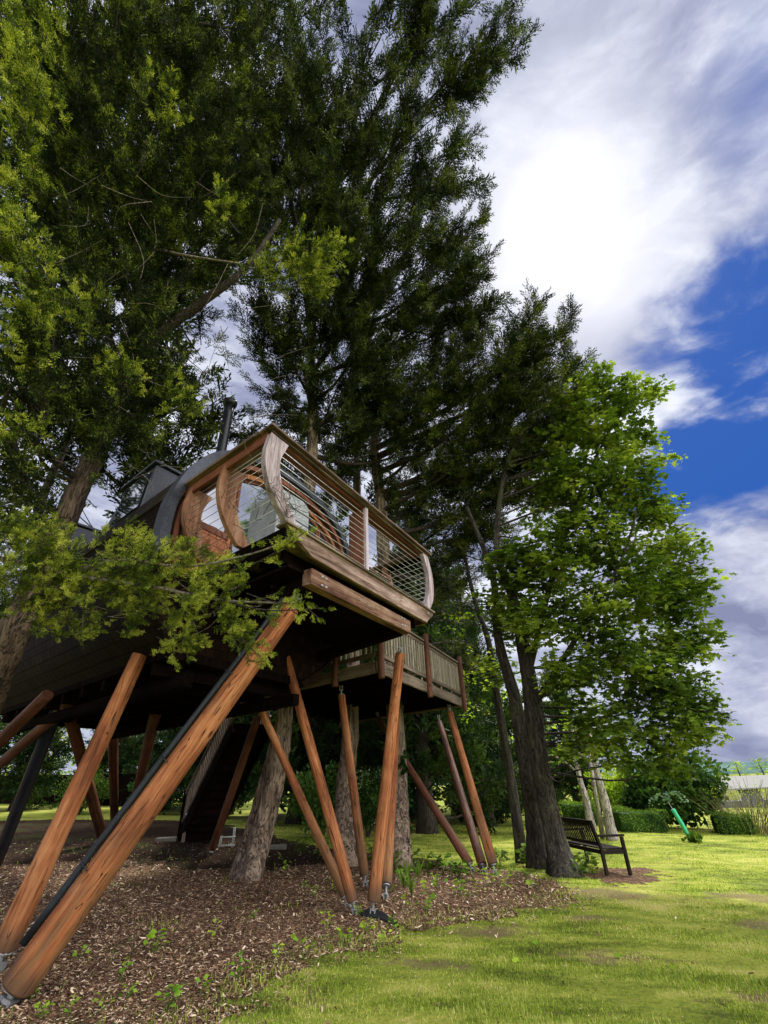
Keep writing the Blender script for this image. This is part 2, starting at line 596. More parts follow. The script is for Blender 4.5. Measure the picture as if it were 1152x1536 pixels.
def bark(name, c0, c1, moss=None, vs=1.0, stringy=1.0):
    m, g = material(name)
    o = g.n('ShaderNodeTexCoord').outputs['Object']
    st = g.n('ShaderNodeMapping', {'Vector': o, 'Scale': (14 * vs, 14 * vs, 1.6 * vs * stringy)}).outputs[0]
    a = g.noise(st, 1.0, 7, .62, .8)
    b = g.noise(o, 2.0, 4, .6)
    fz = g.maprange(g.math('ABSOLUTE', g.math('SUBTRACT', g.noise(st, .8, 3, .5, 1.2), .5)), 0.0, .035, 1.0, 0.0)
    c = g.mix(g.maprange(g.math('ADD', g.math('MULTIPLY', a, .7), g.math('MULTIPLY', b, .3)), .36, .66), c0, c1)
    c = g.mix(fz, c, tuple(q * .25 for q in c0))
    vo = g.n('ShaderNodeTexVoronoi', {'Vector': g.n('ShaderNodeMapping', {'Vector': o, 'Scale': (1, 1, .7)}).outputs[0], 'Scale': 3.2}).outputs['Distance']
    kn = g.maprange(vo, .05, .12, .85, 0.0)
    c = g.mix(kn, c, tuple(q * .2 for q in c0))
    if moss:
        c = g.mix(g.maprange(b, .52, .68, 0, .7), c, moss)
    h = g.math('SUBTRACT', a, g.math('MULTIPLY', fz, .8))
    return finish(m, g, c, .9, h, 1.0, .035)


M['bark_grey'] = bark('stringy_grey_bark', (.10, .068, .048), (.36, .27, .20))
M['bark_brown'] = bark('flaking_brown_bark', (.045, .028, .019), (.17, .118, .08))
M['bark_dark'] = bark('dark_maple_bark', (.016, .013, .011), (.085, .07, .055), (.06, .075, .03), 1.6)
M['bark_pale'] = bark('pale_bark', (.26, .23, .20), (.62, .57, .51), None, 1.6)
M['bark_limb'] = bark('dark_limb_bark', (.02, .015, .011), (.085, .066, .05), None, 2)
M['twig'] = bark('grey_dead_twig', (.14, .11, .08), (.36, .31, .26), None, 3)


def leaf(name, stops, trans=.35, scale=.9, gloss=.07):
    m, g = material(name)
    geo = g.n('ShaderNodeNewGeometry')
    r = geo.outputs['Random Per Island']
    n = g.noise(geo.outputs['Position'], scale, 3, .6)
    f = g.math('ADD', g.math('MULTIPLY', r, .42), g.math('MULTIPLY', g.maprange(n, .36, .66), .58))
    k = len(stops) - 1
    c = g.ramp(f, [(.08 + .84 * i / k, s) for i, s in enumerate(stops)])
    d = g.n('ShaderNodeBsdfPrincipled', {'Base Color': c, 'Roughness': .6, 'Specular IOR Level': gloss})
    t = g.n('ShaderNodeBsdfTranslucent', {'Color': g.mix(1.0, c, (1.5, 1.6, .7), 'MULTIPLY')})
    mx = g.n('ShaderNodeMixShader', {0: trans, 1: d.outputs[0], 2: t.outputs[0]})
    g.n('ShaderNodeOutputMaterial', {'Surface': mx.outputs[0]})
    return m


M['yew'] = leaf('yew_foliage', [(.004, .008, .0035), (.010, .020, .006), (.036, .056, .012), (.24, .28, .045)], 0.2, 2.2)
M['yew_bright'] = leaf('bright_yew_foliage', [(.012, .024, .006), (.07, .11, .014), (.28, .33, .04), (.58, .58, .11)], 0.28, 4.0)
M['cypress'] = leaf('dark_cypress_foliage', [(.005, .009, .005), (.014, .026, .010), (.042, .065, .019), (.16, .19, .045)], 0.2, 2.0)
M['cypress_green'] = leaf('olive_cypress_foliage', [(.006, .011, .005), (.018, .032, .009), (.055, .078, .017), (.19, .20, .04)], 0.2, 2.0)
M['maple'] = leaf('maple_leaf', [(.03, .055, .011), (.075, .125, .018), (.15, .22, .03), (.31, .37, .07)], 0.42, 1.1, .15)
M['lime'] = leaf('yellow_green_leaf', [(.07, .13, .015), (.17, .27, .025), (.30, .40, .04), (.48, .52, .08)], .45, .5)
M['far_dark'] = leaf('far_evergreen_foliage', [(.006, .016, .007), (.016, .036, .010), (.035, .065, .015), (.07, .11, .02)], .2)
M['shrub'] = leaf('dark_shrub_leaf', [(.012, .03, .010), (.03, .07, .015), (.06, .12, .022), (.12, .2, .04)], .25)
M['hedge'] = leaf('hedge_leaf', [(.03, .06, .012), (.07, .13, .02), (.13, .21, .03), (.2, .3, .05)], .3)
M['weed'] = leaf('fresh_weed_leaf', [(.08, .20, .015), (.16, .33, .03), (.30, .46, .04), (.45, .58, .07)], .4)
M['petal'] = leaf('white_petal', [(.3, .32, .26), (.45, .46, .4), (.6, .6, .55)], 0.3, .9)
M['silver'] = leaf('silver_green_leaf', [(.05, .10, .06), (.11, .18, .12), (.20, .28, .2)], 0.3, .9)
M['ivy'] = leaf('ivy_leaf', [(.010, .03, .008), (.02, .06, .012), (.05, .11, .02)], .2)
M['dead'] = leaf('brown_willow_shoot', [(.12, .10, .05), (.25, .22, .11), (.36, .34, .16)], .3)

# lawn
m, g = material('lawn_turf')
geo = g.n('ShaderNodeNewGeometry').outputs['Position']
big = g.noise(geo, .35, 4, .6)
mid = g.noise(g.n('ShaderNodeMapping', {'Vector': geo, 'Rotation': (0, 0, .5), 'Scale': (1, 2.6, 1)}).outputs[0], 1.1, 5, .65)
fin = g.noise(geo, 24, 5, .75)
f = g.math('ADD', g.math('ADD', g.math('MULTIPLY', big, .35), g.math('MULTIPLY', mid, .4)), g.math('MULTIPLY', fin, .3))
c = g.ramp(f, [(.37, (.07, .055, .025)), (.44, (.10, .125, .018)), (.51, (.19, .235, .03)), (.58, (.32, .33, .06)), (.67, (.46, .40, .17))])
bare = g.maprange(g.noise(g.n('ShaderNodeMapping', {'Vector': geo, 'Rotation': (0, 0, .4), 'Scale': (1, 2.2, 1)}).outputs[0], .8, 6, .75), .56, .66, 0, .85)
c = g.mix(bare, c, (.13, .085, .05))
wn_ = g.math('MULTIPLY', g.math('SUBTRACT', g.noise(geo, 2.6, 5, .7), .5), 1.5)
for wx, wy, wr in ((2.02, 6.5, .30), (3.4, 9.6, .75), (4.9, 7.9, .6), (1.1, 7.3, .45), (3.3, 5.6, .35), (2.6, 8.0, .3), (5.6, 9.5, .7), (0.2, 6.2, .35)):
    ds = g.n('ShaderNodeVectorMath', {0: g.n('ShaderNodeMapping', {'Vector': geo, 'Scale': (.7, 1.3, 0)}).outputs[0], 1: (wx * .7, wy * 1.3, 0)}, operation='DISTANCE').outputs['Value']
    c = g.mix(g.maprange(g.math('ADD', ds, wn_), wr, wr * .25, 0, .8), c, (.17, .12, .07))
M['lawn'] = finish(m, g, c, .9, fin, .7, .03, spec=.1)
# blade of grass: same clumps of colour as the turf
m, g = material('grass_blade')
geo = g.n('ShaderNodeNewGeometry')
P = geo.outputs['Position']
big = g.noise(P, .35, 4, .6)
mid = g.noise(g.n('ShaderNodeMapping', {'Vector': P, 'Rotation': (0, 0, .5), 'Scale': (1, 2.6, 1)}).outputs[0], 1.1, 5, .65)
f = g.math('ADD', g.math('ADD', g.math('MULTIPLY', big, .40), g.math('MULTIPLY', mid, .55)), g.math('MULTIPLY', geo.outputs['Random Per Island'], .2))
f = g.math('SUBTRACT', f, .045)
c = g.ramp(f, [(.37, (.07, .08, .02)), (.44, (.13, .19, .02)), (.51, (.24, .345, .03)), (.58, (.40, .47, .07)), (.67, (.60, .53, .24))])
d = g.n('ShaderNodeBsdfPrincipled', {'Base Color': c, 'Roughness': .5, 'Specular IOR Level': .25})
t = g.n('ShaderNodeBsdfTranslucent', {'Color': g.mix(1.0, c, (1.3, 1.4, .8), 'MULTIPLY')})
mx = g.n('ShaderNodeMixShader', {0: .35, 1: d.outputs[0], 2: t.outputs[0]})
g.n('ShaderNodeOutputMaterial', {'Surface': mx.outputs[0]})
M['blade'] = m
# mulch
m, g = material('bark_mulch')
geo = g.n('ShaderNodeNewGeometry').outputs['Position']
vo = g.n('ShaderNodeTexVoronoi', {'Vector': g.n('ShaderNodeMapping', {'Vector': g.vmath('ADD', geo, g.n('ShaderNodeVectorMath', {0: g.noise(geo, 8, 3, col=True), 'Scale': .12}, operation='SCALE').outputs[0]), 'Scale': (1, 1.7, 1)}).outputs[0], 'Scale': 34.0})
sepc = g.n('ShaderNodeSeparateXYZ', {0: vo.outputs['Color']})
n = g.noise(geo, .8, 5, .65)
f = g.math('ADD', g.math('MULTIPLY', sepc.outputs[0], .6), g.math('MULTIPLY', n, .45))
c = g.ramp(f, [(.25, (.028, .014, .009)), (.5, (.10, .054, .033)), (.72, (.22, .13, .08)), (.93, (.46, .33, .22))])
c = g.mix(g.maprange(g.noise(geo, .55, 5, .7), .56, .68, 0, .6), c, (.06, .07, .025))
M['mulch'] = finish(m, g, c, .95, g.math('SUBTRACT', 1.0, vo.outputs['Distance']), .9, .02, spec=.1)
m, g = material('wood_chip')
r = g.n('ShaderNodeNewGeometry').outputs['Random Per Island']
c = g.ramp(r, [(0, (.035, .017, .010)), (.35, (.13, .068, .038)), (.62, (.29, .175, .10)), (.84, (.56, .40, .26)), (1, (.85, .70, .52))])
M['chip'] = finish(m, g, c, .85, spec=.15)
m, g = material('far_hill')
geo = g.n('ShaderNodeNewGeometry').outputs['Position']
c = g.ramp(g.noise(geo, .02, 6, .7), [(.35, (.05, .09, .09)), (.6, (.10, .16, .15)), (.75, (.17, .22, .16))])
M['hill'] = finish(m, g, c, 1.0, spec=0)

m, g = material('shaded_soil')  # bare soil, darkened so the shade under the house is in its colour
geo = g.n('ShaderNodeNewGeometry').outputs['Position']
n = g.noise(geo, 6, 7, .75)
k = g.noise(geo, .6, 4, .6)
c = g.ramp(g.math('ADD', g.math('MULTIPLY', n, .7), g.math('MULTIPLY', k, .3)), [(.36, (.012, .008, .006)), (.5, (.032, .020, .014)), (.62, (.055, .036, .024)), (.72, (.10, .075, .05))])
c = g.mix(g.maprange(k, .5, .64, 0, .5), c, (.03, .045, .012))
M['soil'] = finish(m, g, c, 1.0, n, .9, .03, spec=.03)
# ------------------------------------------------------------------ the ground
def zat(x, y, z):
    d = ray(x, y)
    return CAM + d * ((z - EYE) / d[2])


def grid(name, xs, ys, dz, mat, kind, keep=None):
    X, Y = np.meshgrid(xs, ys, indexing='ij')
    V = np.stack([X, Y, gz(X, Y) + dz], -1).reshape(-1, 3)
    a, b = len(xs), len(ys)
    i, j = np.meshgrid(np.arange(a - 1), np.arange(b - 1), indexing='ij')
    F = np.stack([i * b + j, (i + 1) * b + j, (i + 1) * b + j + 1, i * b + j + 1], -1).reshape(-1, 4)
    if keep is not None:
        cen = V[F].mean(1)
        F = F[keep(cen[:, 0], cen[:, 1])]
        used = np.unique(F)
        mp = np.zeros(len(V), int)
        mp[used] = np.arange(len(used))
        V, F = V[used], mp[F]
    o = fast(name, V, F, mat, None, (0, 0, 0), smooth=True)
    if kind:
        o['kind'] = kind
    return o


def spread_axis(lo, hi, n, p):
    u = np.linspace(-1, 1, n)
    v = np.sinh(u * p) / math.sinh(p)
    return np.where(v < 0, -v * lo, v * hi)


grid('lawn', spread_axis(-900, 900, 260, 6.5), spread_axis(-300, 1500, 260, 6.5) + 6, 0, M['lawn'], 'structure')

MULCH_PX = [(-420, 1600), (250, 1600), (330, 1508), (430, 1462), (520, 1422), (600, 1398), (680, 1384), (760, 1369), (830, 1358), (862, 1342), (850, 1322), (805, 1312),
            (765, 1306), (690, 1297), (610, 1287), (500, 1272), (430, 1262), (350, 1240), (280, 1231), (140, 1230), (0, 1231), (-200, 1238), (-700, 1300)]
MP = np.array([on_ground(*p)[:2] for p in MULCH_PX])
BENCH_DIRT = np.array([on_ground(*p)[:2] for p in [(868, 1312), (905, 1300), (950, 1302), (990, 1312), (975, 1323), (915, 1326)]])


def inpoly(P, x, y):
    x, y = np.asarray(x, float), np.asarray(y, float)
    r = np.zeros(x.shape, bool)
    n = len(P)
    for i in range(n):
        x1, y1 = P[i]
        x2, y2 = P[i - 1]
        c = ((y1 > y) != (y2 > y)) & (x < (x2 - x1) * (y - y1) / (y2 - y1 + 1e-12) + x1)
        r ^= c
    return r


def wob(x, y):
    return (0.16 * np.sin(3.1 * x + 1.7 * y) + .08 * np.sin(5.3 * y - 2.2 * x + 1) + .07 * np.sin(11 * x + 7 * y) + .06 * np.sin(17 * y - 9 * x),
            0.16 * np.sin(2.7 * y - 1.9 * x + 2) + .08 * np.sin(4.9 * x + 3.3 * y) + .07 * np.sin(13 * y - 5 * x) + .06 * np.sin(19 * x + 3 * y))


def is_mulch(x, y):
    a, b = wob(x, y)
    return inpoly(MP, x + a, y + b)


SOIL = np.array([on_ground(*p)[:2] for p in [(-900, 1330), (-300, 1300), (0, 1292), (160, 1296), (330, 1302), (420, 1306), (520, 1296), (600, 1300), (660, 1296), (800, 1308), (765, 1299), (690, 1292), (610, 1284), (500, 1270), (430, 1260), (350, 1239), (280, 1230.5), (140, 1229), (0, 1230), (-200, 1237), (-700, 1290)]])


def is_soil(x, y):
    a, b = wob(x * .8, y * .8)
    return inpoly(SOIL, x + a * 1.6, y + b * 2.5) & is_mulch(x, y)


def is_dirt(x, y):
    a, b = wob(x * 1.5, y * 1.5)
    return inpoly(BENCH_DIRT, x + a, y + b)


grid('mulch_bed', np.arange(-18, 5, .06), np.arange(3.2, 22, .06), .006, M['mulch'], 'structure', is_mulch)
grid('shaded_woodland_soil', np.arange(-18, 5, .07), np.arange(8, 22, .07), .011, M['soil'], 'structure', is_soil)  # soil where the chips thin out; its dark tone also paints the house shade
grid('bare_soil', np.arange(3.0, 7, .04), np.arange(9.5, 13, .04), .007, M['mulch'], 'structure', is_dirt)


def sample_ground(n, tmin, tmax, seed, xlim=1.0, power=1.0):
    """random ground points, denser near the camera"""
    r = np.random.default_rng(seed)
    y = tmin * (tmax / tmin) ** (r.random(n) ** power)
    x = (r.random(n) * 2 - 1) * y * xlim
    return x, y


# grass blades
def blades(name, n, tmin, tmax, hmin, hmax, seed, test, mat, wfac=.0006):
    x, y = sample_ground(n, tmin, tmax, seed)
    ok = test(x, y)
    x, y = x[ok], y[ok]
    r = np.random.default_rng(seed + 1)
    n = len(x)
    patch = .6 + .8 * (np.sin(x * 2.1 + y * 1.3) * np.sin(y * 2.9 - x) * .5 + .5)
    h = (hmin + (hmax - hmin) * r.random(n) ** 2) * patch
    ang = r.random(n) * 6.283
    w = (.0016 + wfac * y) * (.7 + .6 * r.random(n))
    lean = r.random(n) * .7
    la = r.random(n) * 6.283
    B = np.stack([x, y, gz(x, y) - .004], -1)
    side = np.stack([np.cos(ang), np.sin(ang), np.zeros(n)], -1) * w[:, None]
    tip = B + np.stack([np.cos(la) * lean * h, np.sin(la) * lean * h, h], -1)
    V = np.stack([B - side, B + side, tip + side * .15, tip - side * .15], 1).reshape(-1, 3)
    F = np.arange(4 * n).reshape(-1, 4)
    return tag(fast(name, V, F, mat, None, (0, 5, 0)), 'short mown green grass of the lawn', 'grass', kind='stuff')


def grassy(x, y):
    r = np.random.default_rng(3).random(x.shape)
    bare = (np.sin(x * 1.7 + 2 * np.sin(y * .9)) * np.sin(y * 2.3 + x * .8) > .66)
    for wx, wy, wr in ((2.02, 6.5, .30), (3.4, 9.6, .75), (4.9, 7.9, .6), (1.1, 7.3, .45), (3.3, 5.6, .35), (2.6, 8.0, .3), (5.6, 9.5, .7), (0.2, 6.2, .35)):
        dd = np.hypot((x - wx) * .7, (y - wy) * 1.3) + .18 * np.sin(x * 7 + y * 3) * np.sin(y * 9 - x * 4)
        bare |= dd < wr * .75
    return ~is_mulch(x, y) & ~(is_dirt(x, y) & (r > .1)) & ~(bare & (r > .22))


blades('grass', 520000, 3.0, 22, .010, .032, 11, grassy, M['blade'])


def sparse(x, y):
    r = np.random.default_rng(5).random(x.shape)
    near_edge = np.zeros(x.shape)
    for dx, dy in ((.25, 0), (-.25, 0), (0, .25), (0, -.25), (.5, -.3), (.2, -.6)):
        near_edge += ~is_mulch(x + dx, y + dy)
    return is_mulch(x, y) & (r < .04 + .34 * near_edge + .3 * (np.sin(x * 1.9 + 1) * np.sin(y * 2.3 + x) > .75))


tag(blades('sparse_grass', 130000, 3.0, 16, .02, .06, 17, sparse, M['blade']), 'thin grass creeping over the edge of the bark mulch', 'grass', kind='stuff')

# bark chips
x, y = sample_ground(240000, 3.1, 15, 23)
r = np.random.default_rng(24)
ok = is_mulch(x, y) | (r.random(len(x)) < .012) | (is_mulch(x - .25, y + .25) & (r.random(len(x)) < .3))
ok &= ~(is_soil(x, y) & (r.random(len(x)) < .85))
x, y = x[ok], y[ok]
n = len(x)
L = (.005 + .020 * r.random(n) ** 3) * (.7 + y * .07)
Wd = L * (.18 + .3 * r.random(n))
a = r.random(n) * 6.283
ti = (r.random(n) - .5) * .9
tj = (r.random(n) - .5) * .9
X = np.stack([np.cos(a), np.sin(a), ti], -1)
Yv = np.stack([-np.sin(a), np.cos(a), tj], -1)
c = np.stack([x, y, gz(x, y) + .008 + .012 * r.random(n)], -1)
hx, hy = X * L[:, None], Yv * Wd[:, None]
up_ = np.array([0, 0, .003])
V = np.stack([c - hx - hy * .6, c + hx - hy, c + hx * .9 + hy, c - hx + hy * .8, c + up_], 1).reshape(-1, 3)
i5 = np.arange(n)[:, None] * 5
F = np.concatenate([i5 + np.array([[0, 1, 4]]), i5 + np.array([[1, 2, 4]]), i5 + np.array([[2, 3, 4]]), i5 + np.array([[3, 0, 4]])])
tag(fast('bark_chips', V, F, M['chip'], None, (0, 5, 0)), 'brown bark chips scattered over the bed below the treehouse', 'bark chips', kind='stuff')

# far hills
xs = np.linspace(-1400, 1800, 200)
V, F = [], []
for k, (yy, amp) in enumerate(((560, 0), (640, .75), (760, 1.0), (980, 0))):
    for x_ in xs:
        h = amp * (17 + 7 * math.sin(x_ * .006 + 1) + 4 * math.sin(x_ * .017) + 1.2 * math.sin(x_ * .06))
        V.append((x_, yy, -3 + h))
for k in range(3):
    for i in range(len(xs) - 1):
        b = k * len(xs) + i
        F.append((b, b + 1, b + len(xs) + 1, b + len(xs)))
o = raw('hills', V, F, M['hill'], None, True)
o['kind'] = 'structure'
# ------------------------------------------------------------------ the treehouse
Q = np.array([-2.85, 5.4, 0.0])
AX = np.array([.5, .866, 0.0])          # across the balcony front
BX = np.array([-.78, .62, 0.0])         # from the balcony into the house
ZV = np.array([0, 0, 1.0])


def hp(s, u, z):
    return Q + AX * s + BX * u + ZV * z


house = thing('treehouse', 'curved wooden treehouse with cable railed balcony standing on round orange timber stilts', 'treehouse', (-1.5, 8.2, .2))
PROF = [(.35, 3.1), (.0, 3.6), (-.15, 4.2), (-.18, 4.75), (-.12, 5.2), (.09, 5.73), (.5, 6.22), (1.2, 6.56), (2.05, 6.67), (2.86, 6.59), (3.55, 6.29), (3.95, 5.8), (4.1, 5.2),
        (4.14, 4.7), (4.02, 4.1), (3.5, 3.5), (2.85, 3.1)]


def arc(pts, n=6):
    return smooth_path([(p[0], 0, p[1]) for p in pts], n * (len(pts) - 1))[:, [0, 2]]


def offs(P, d):
    P = np.asarray(P, float)
    T = np.gradient(P, axis=0)
    T /= np.linalg.norm(T, axis=1)[:, None]
    N = np.stack([-T[:, 1], T[:, 0]], -1)      # left of travel = outward for a left-to-right arch
    return P + N * d


def loft(name, prof, u0, u1, mat, thick=.06, nu=14):
    P = np.asarray(prof)
    us = np.linspace(u0, u1, nu)
    inner = offs(P, -thick)
    V = [hp(s, u, z) for u in us for s, z in P] + [hp(s, u, z) for u in us for s, z in inner]
    k = len(P)
    m = nu * k
    F = []
    for i in range(nu - 1):
        for j in range(k - 1):
            a, b, c, d = i * k + j, i * k + j + 1, (i + 1) * k + j + 1, (i + 1) * k + j
            F += [(a, b, c, d), (m + d, m + c, m + b, m + a)]
    for j in range(k - 1):
        F += [(j, m + j, m + j + 1, j + 1), ((nu - 1) * k + j, (nu - 1) * k + j + 1, m + (nu - 1) * k + j + 1, m + (nu - 1) * k + j)]
    for i in range(nu - 1):
        F += [(i * k, (i + 1) * k, m + (i + 1) * k, m + i * k), (i * k + k - 1, m + i * k + k - 1, m + (i + 1) * k + k - 1, (i + 1) * k + k - 1)]
    return raw(name, V, F, mat, house, False)


UL = 6.4
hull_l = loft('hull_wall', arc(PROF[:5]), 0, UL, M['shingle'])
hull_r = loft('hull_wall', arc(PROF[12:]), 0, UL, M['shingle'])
roofp = arc(PROF[4:13])
roof = loft('roof', offs(roofp, .03), -.02, UL + .1, M['roof_shingle'], .08)
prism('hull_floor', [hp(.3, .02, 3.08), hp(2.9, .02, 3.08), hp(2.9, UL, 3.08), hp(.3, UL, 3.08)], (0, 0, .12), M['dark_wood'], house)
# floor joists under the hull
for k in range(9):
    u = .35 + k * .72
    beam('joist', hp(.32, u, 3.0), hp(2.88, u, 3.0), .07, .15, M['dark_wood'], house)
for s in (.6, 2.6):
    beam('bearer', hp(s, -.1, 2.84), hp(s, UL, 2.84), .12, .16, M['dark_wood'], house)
# rear end wall
full = arc(PROF, 4)
inn = offs(full, -.09)
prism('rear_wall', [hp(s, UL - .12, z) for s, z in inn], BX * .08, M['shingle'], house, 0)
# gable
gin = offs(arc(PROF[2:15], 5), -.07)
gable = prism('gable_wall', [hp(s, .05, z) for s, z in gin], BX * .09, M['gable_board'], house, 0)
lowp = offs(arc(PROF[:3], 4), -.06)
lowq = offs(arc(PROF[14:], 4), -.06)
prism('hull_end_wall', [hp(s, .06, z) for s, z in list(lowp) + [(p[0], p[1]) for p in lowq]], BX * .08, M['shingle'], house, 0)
prism('cladding_panel', [hp(s, .045, z) for s, z in [(-.03, 4.25), (1.0, 4.25), (1.0, 4.98), (-.05, 4.98)]], BX * -.03, M['red_shingle'], gable, 0)


def window(poly, name='window'):
    P = np.array(poly, float)
    c = P.mean(0)
    out = c + (P - c) * (1 + .09 / np.linalg.norm(P - c, axis=1).mean()) 
    n = len(P)
    A = [hp(s, .0, z) for s, z in np.vstack([P, P[:1]])]
    B = [hp(s, .0, z) for s, z in np.vstack([out, out[:1]])]
    fr = strip(name, A, B, M['red_wood'], house, BX * .05)
    prism('pane', [hp(s, .025, z) for s, z in P], BX * .012, M['glass'], fr, 0)
    return fr


window([(.22, 5.03), (.86, 5.03), (.86, 6.05), (.62, 5.93), (.42, 5.72), (.27, 5.4)])
window([(1.02, 4.3), (1.95, 4.3), (1.95, 6.26), (1.5, 6.24), (1.02, 6.08)])
window([(2.1, 4.3), (3.0, 4.3), (3.0, 6.12), (2.55, 6.24), (2.1, 6.26)])
window([(3.12, 4.9), (3.72, 4.9), (3.68, 5.5), (3.45, 5.85), (3.12, 6.06)])
archp = arc(PROF[2:15], 8)
strip('gable_flashing', [hp(s, -.16, z) for s, z in offs(archp, .07)], [hp(s, -.16, z) for s, z in offs(archp, -.07)], M['dark_metal'], house, BX * .22)
strip('timber_arch', [hp(s, -.12, z) for s, z in offs(archp, -.13)], [hp(s, -.12, z) for s, z in offs(archp, -.21)], M['red_wood'], house, BX * .14)
strip('timber_arch', [hp(s, -.05, z) for s, z in offs(archp, -.27)], [hp(s, -.05, z) for s, z in offs(archp, -.35)], M['larch'], house, BX * .07)


def dormer(poly, u0, u1, over=.06):
    d = prism('dormer', [hp(s, u0, z) for s, z in poly], BX * (u1 - u0), M['dark_metal'], house, .01)
    a, b = poly[0], poly[1]
    prism('cap', [hp(a[0] - over, u0 - over, a[1] + .01), hp(b[0] + .02, u0 - over, b[1] + .01), hp(b[0] + .02, u0 - over, b[1] + .06), hp(a[0] - over, u0 - over, a[1] + .06)],
          BX * (u1 - u0 + 2 * over), M['dark_metal'], d, .006)
    pts = [hp(a[0] - .02, u0 + .12, a[1] - .1), hp(a[0] - .02, u1 - .12, a[1] - .1)]
    bpt = poly[-1]
    e = np.array(bpt) * .8 + np.array(a) * .2
    prism('pane', [pts[0], pts[1], hp(e[0] - .02, u1 - .12, e[1]), hp(e[0] - .02, u0 + .12, e[1])], AX * -.01, M['glass'], d, 0)
    return d


dormer([(.13, 6.62), (.95, 6.66), (.95, 6.3), (.06, 5.56)], 1.5, 2.7)
dormer([(.10, 6.66), (.9, 6.72), (.9, 6.3), (.05, 6.1), (.05, 6.0)], 4.9, 5.9)
sk = beam('skylight_frame', hp(.22, 3.5, 5.8), hp(.47, 3.5, 6.95), .07, .16, M['dark_metal'], house, up=BX)
beam('timber_edge', hp(.27, 3.46, 5.8), hp(.52, 3.46, 6.95), .05, .1, M['red_wood'], sk, up=BX)
# chimney
cb, ct = hp(1.37, 1.5, 6.4), hp(1.37, 1.5, 9.1)
fl = tube('chimney', [cb, (cb + ct) / 2, ct], [.105, .1, .1], M['black_metal'], house, 24, org=cb, n=8)
tube('cowl', [ct - ZV * .10, ct - ZV * .06, ct + ZV * .02, ct + ZV * .05], [.105, .15, .155, .10], M['black_metal'], fl, 24)
tube('flue_collar', [cb + ZV * .9, cb + ZV * .97], [.115, .115], M['black_metal'], fl, 24)

# ---- balcony
UF = -2.0
boxes('balcony_floor', [((hp(.5, -1.0, 4.13) + hp(4.0, -1.0, 4.13)) / 2, AX * 1.74, BX * .93, ZV * .035)], M['deck_wood'], house)
for k in range(5):
    u = -1.7 + k * .4
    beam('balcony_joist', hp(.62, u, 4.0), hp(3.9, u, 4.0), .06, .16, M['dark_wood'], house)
prism('fascia_board', [hp(.38, UF, 4.225), hp(4.14, UF, 4.185), hp(4.12, UF, 4.12), hp(3.84, UF, 3.945), hp(.86, UF, 3.985), hp(.50, UF, 4.14)], BX * .055, M['face_wood'], house, .006, grain=AX)
prism('cap_board', [hp(.36, UF - .035, 4.215), hp(4.16, UF - .035, 4.175), hp(4.16, UF - .035, 4.205), hp(.36, UF - .035, 4.245)], BX * .2, M['deck_wood'], house, .004, grain=AX)
prism('side_fascia', [hp(.40, UF + .06, 4.2), hp(.40, -.1, 4.2), hp(.46, -.1, 4.0), hp(.46, UF + .06, 4.0)], AX * .04, M['dark_wood'], house)
prism('side_fascia', [hp(4.1, UF + .06, 4.17), hp(4.1, -.1, 4.17), hp(4.0, -.1, 3.98), hp(4.0, UF + .06, 3.98)], AX * -.04, M['red_wood'], house)
fb = beam('support_beam', hp(.93, UF + .15, 3.80), hp(3.40, UF + .15, 3.775), .14, .20, M['beam_wood'], house, bevel=.008)
for s in (1.14, 1.22, 3.12, 3.2):
    for z in (3.74, 3.85):
        tube('bolt', [hp(s, UF + .085, z), hp(s, UF + .065, z)], [.017, .015], M['galv'], fb, 10)
for s in (.62, 3.93):
    tube('bolt', [hp(s, UF + .002, 4.12), hp(s, UF - .014, 4.12)], [.02, .017], M['galv'], house, 10)
for s, zz in ((1.0, 3.76), (3.3, 3.74)):
    beam('side_beam', hp(s, UF + .24, zz), hp(s, .1, zz - .1), .13, .17, M['dark_wood'], house)
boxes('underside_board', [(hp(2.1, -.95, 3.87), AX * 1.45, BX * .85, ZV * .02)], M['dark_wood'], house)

OUT = [(.36, 4.245), (.17, 4.42), (.04, 4.6), (-.035, 4.8), (-.05, 5.0), (0, 5.27)]
INN = [(.60, 4.245), (.41, 4.42), (.28, 4.6), (.205, 4.8), (.195, 5.0), (.30, 5.27)]
OA = arc(OUT, 4)
IA = arc(INN, 4)


def side_post(u, mirror=False, name='corner_post', th=.075, slim=1.0, mat='grey_wood'):
    f = (lambda s: 4.12 - s * .95 + .0) if mirror else (lambda s: s)
    ia = OA + (IA - OA) * slim
    return strip(name, [hp(f(s), u, z) for s, z in OA], [hp(f(s), u, z) for s, z in ia], M[mat], house, BX * th)


side_post(UF - .005, th=.08)
side_post(-1.10, name='side_post', slim=1.15, mat='cedar')
side_post(-.30, name='side_post', slim=1.15, mat='cedar')
RO = [(4.02, 4.205), (4.2, 4.45), (4.255, 4.7), (4.24, 4.95), (4.12, 5.24)]
RI = [(3.80, 4.205), (4.0, 4.45), (4.07, 4.7), (4.06, 4.95), (3.92, 5.24)]
for u, nm in ((UF - .005, 'corner_post'), (-1.1, 'side_post'), (-.30, 'side_post')):
    strip(nm, [hp(s, u, z) for s, z in arc(RO, 5)], [hp(s, u, z) for s, z in arc(RI, 5)], M['grey_wood'] if nm[0] == 'c' else M['cedar'], house, BX * .08)
beam('middle_post', hp(2.06, UF + .02, 4.24), hp(2.06, UF + .02, 5.26), .055, .05, M['grey_wood'], house, up=BX)
beam('middle_post', hp(2.05, UF + .19, 4.2), hp(2.05, UF + .19, 5.25), .06, .28, M['red_wood'], house, up=BX)
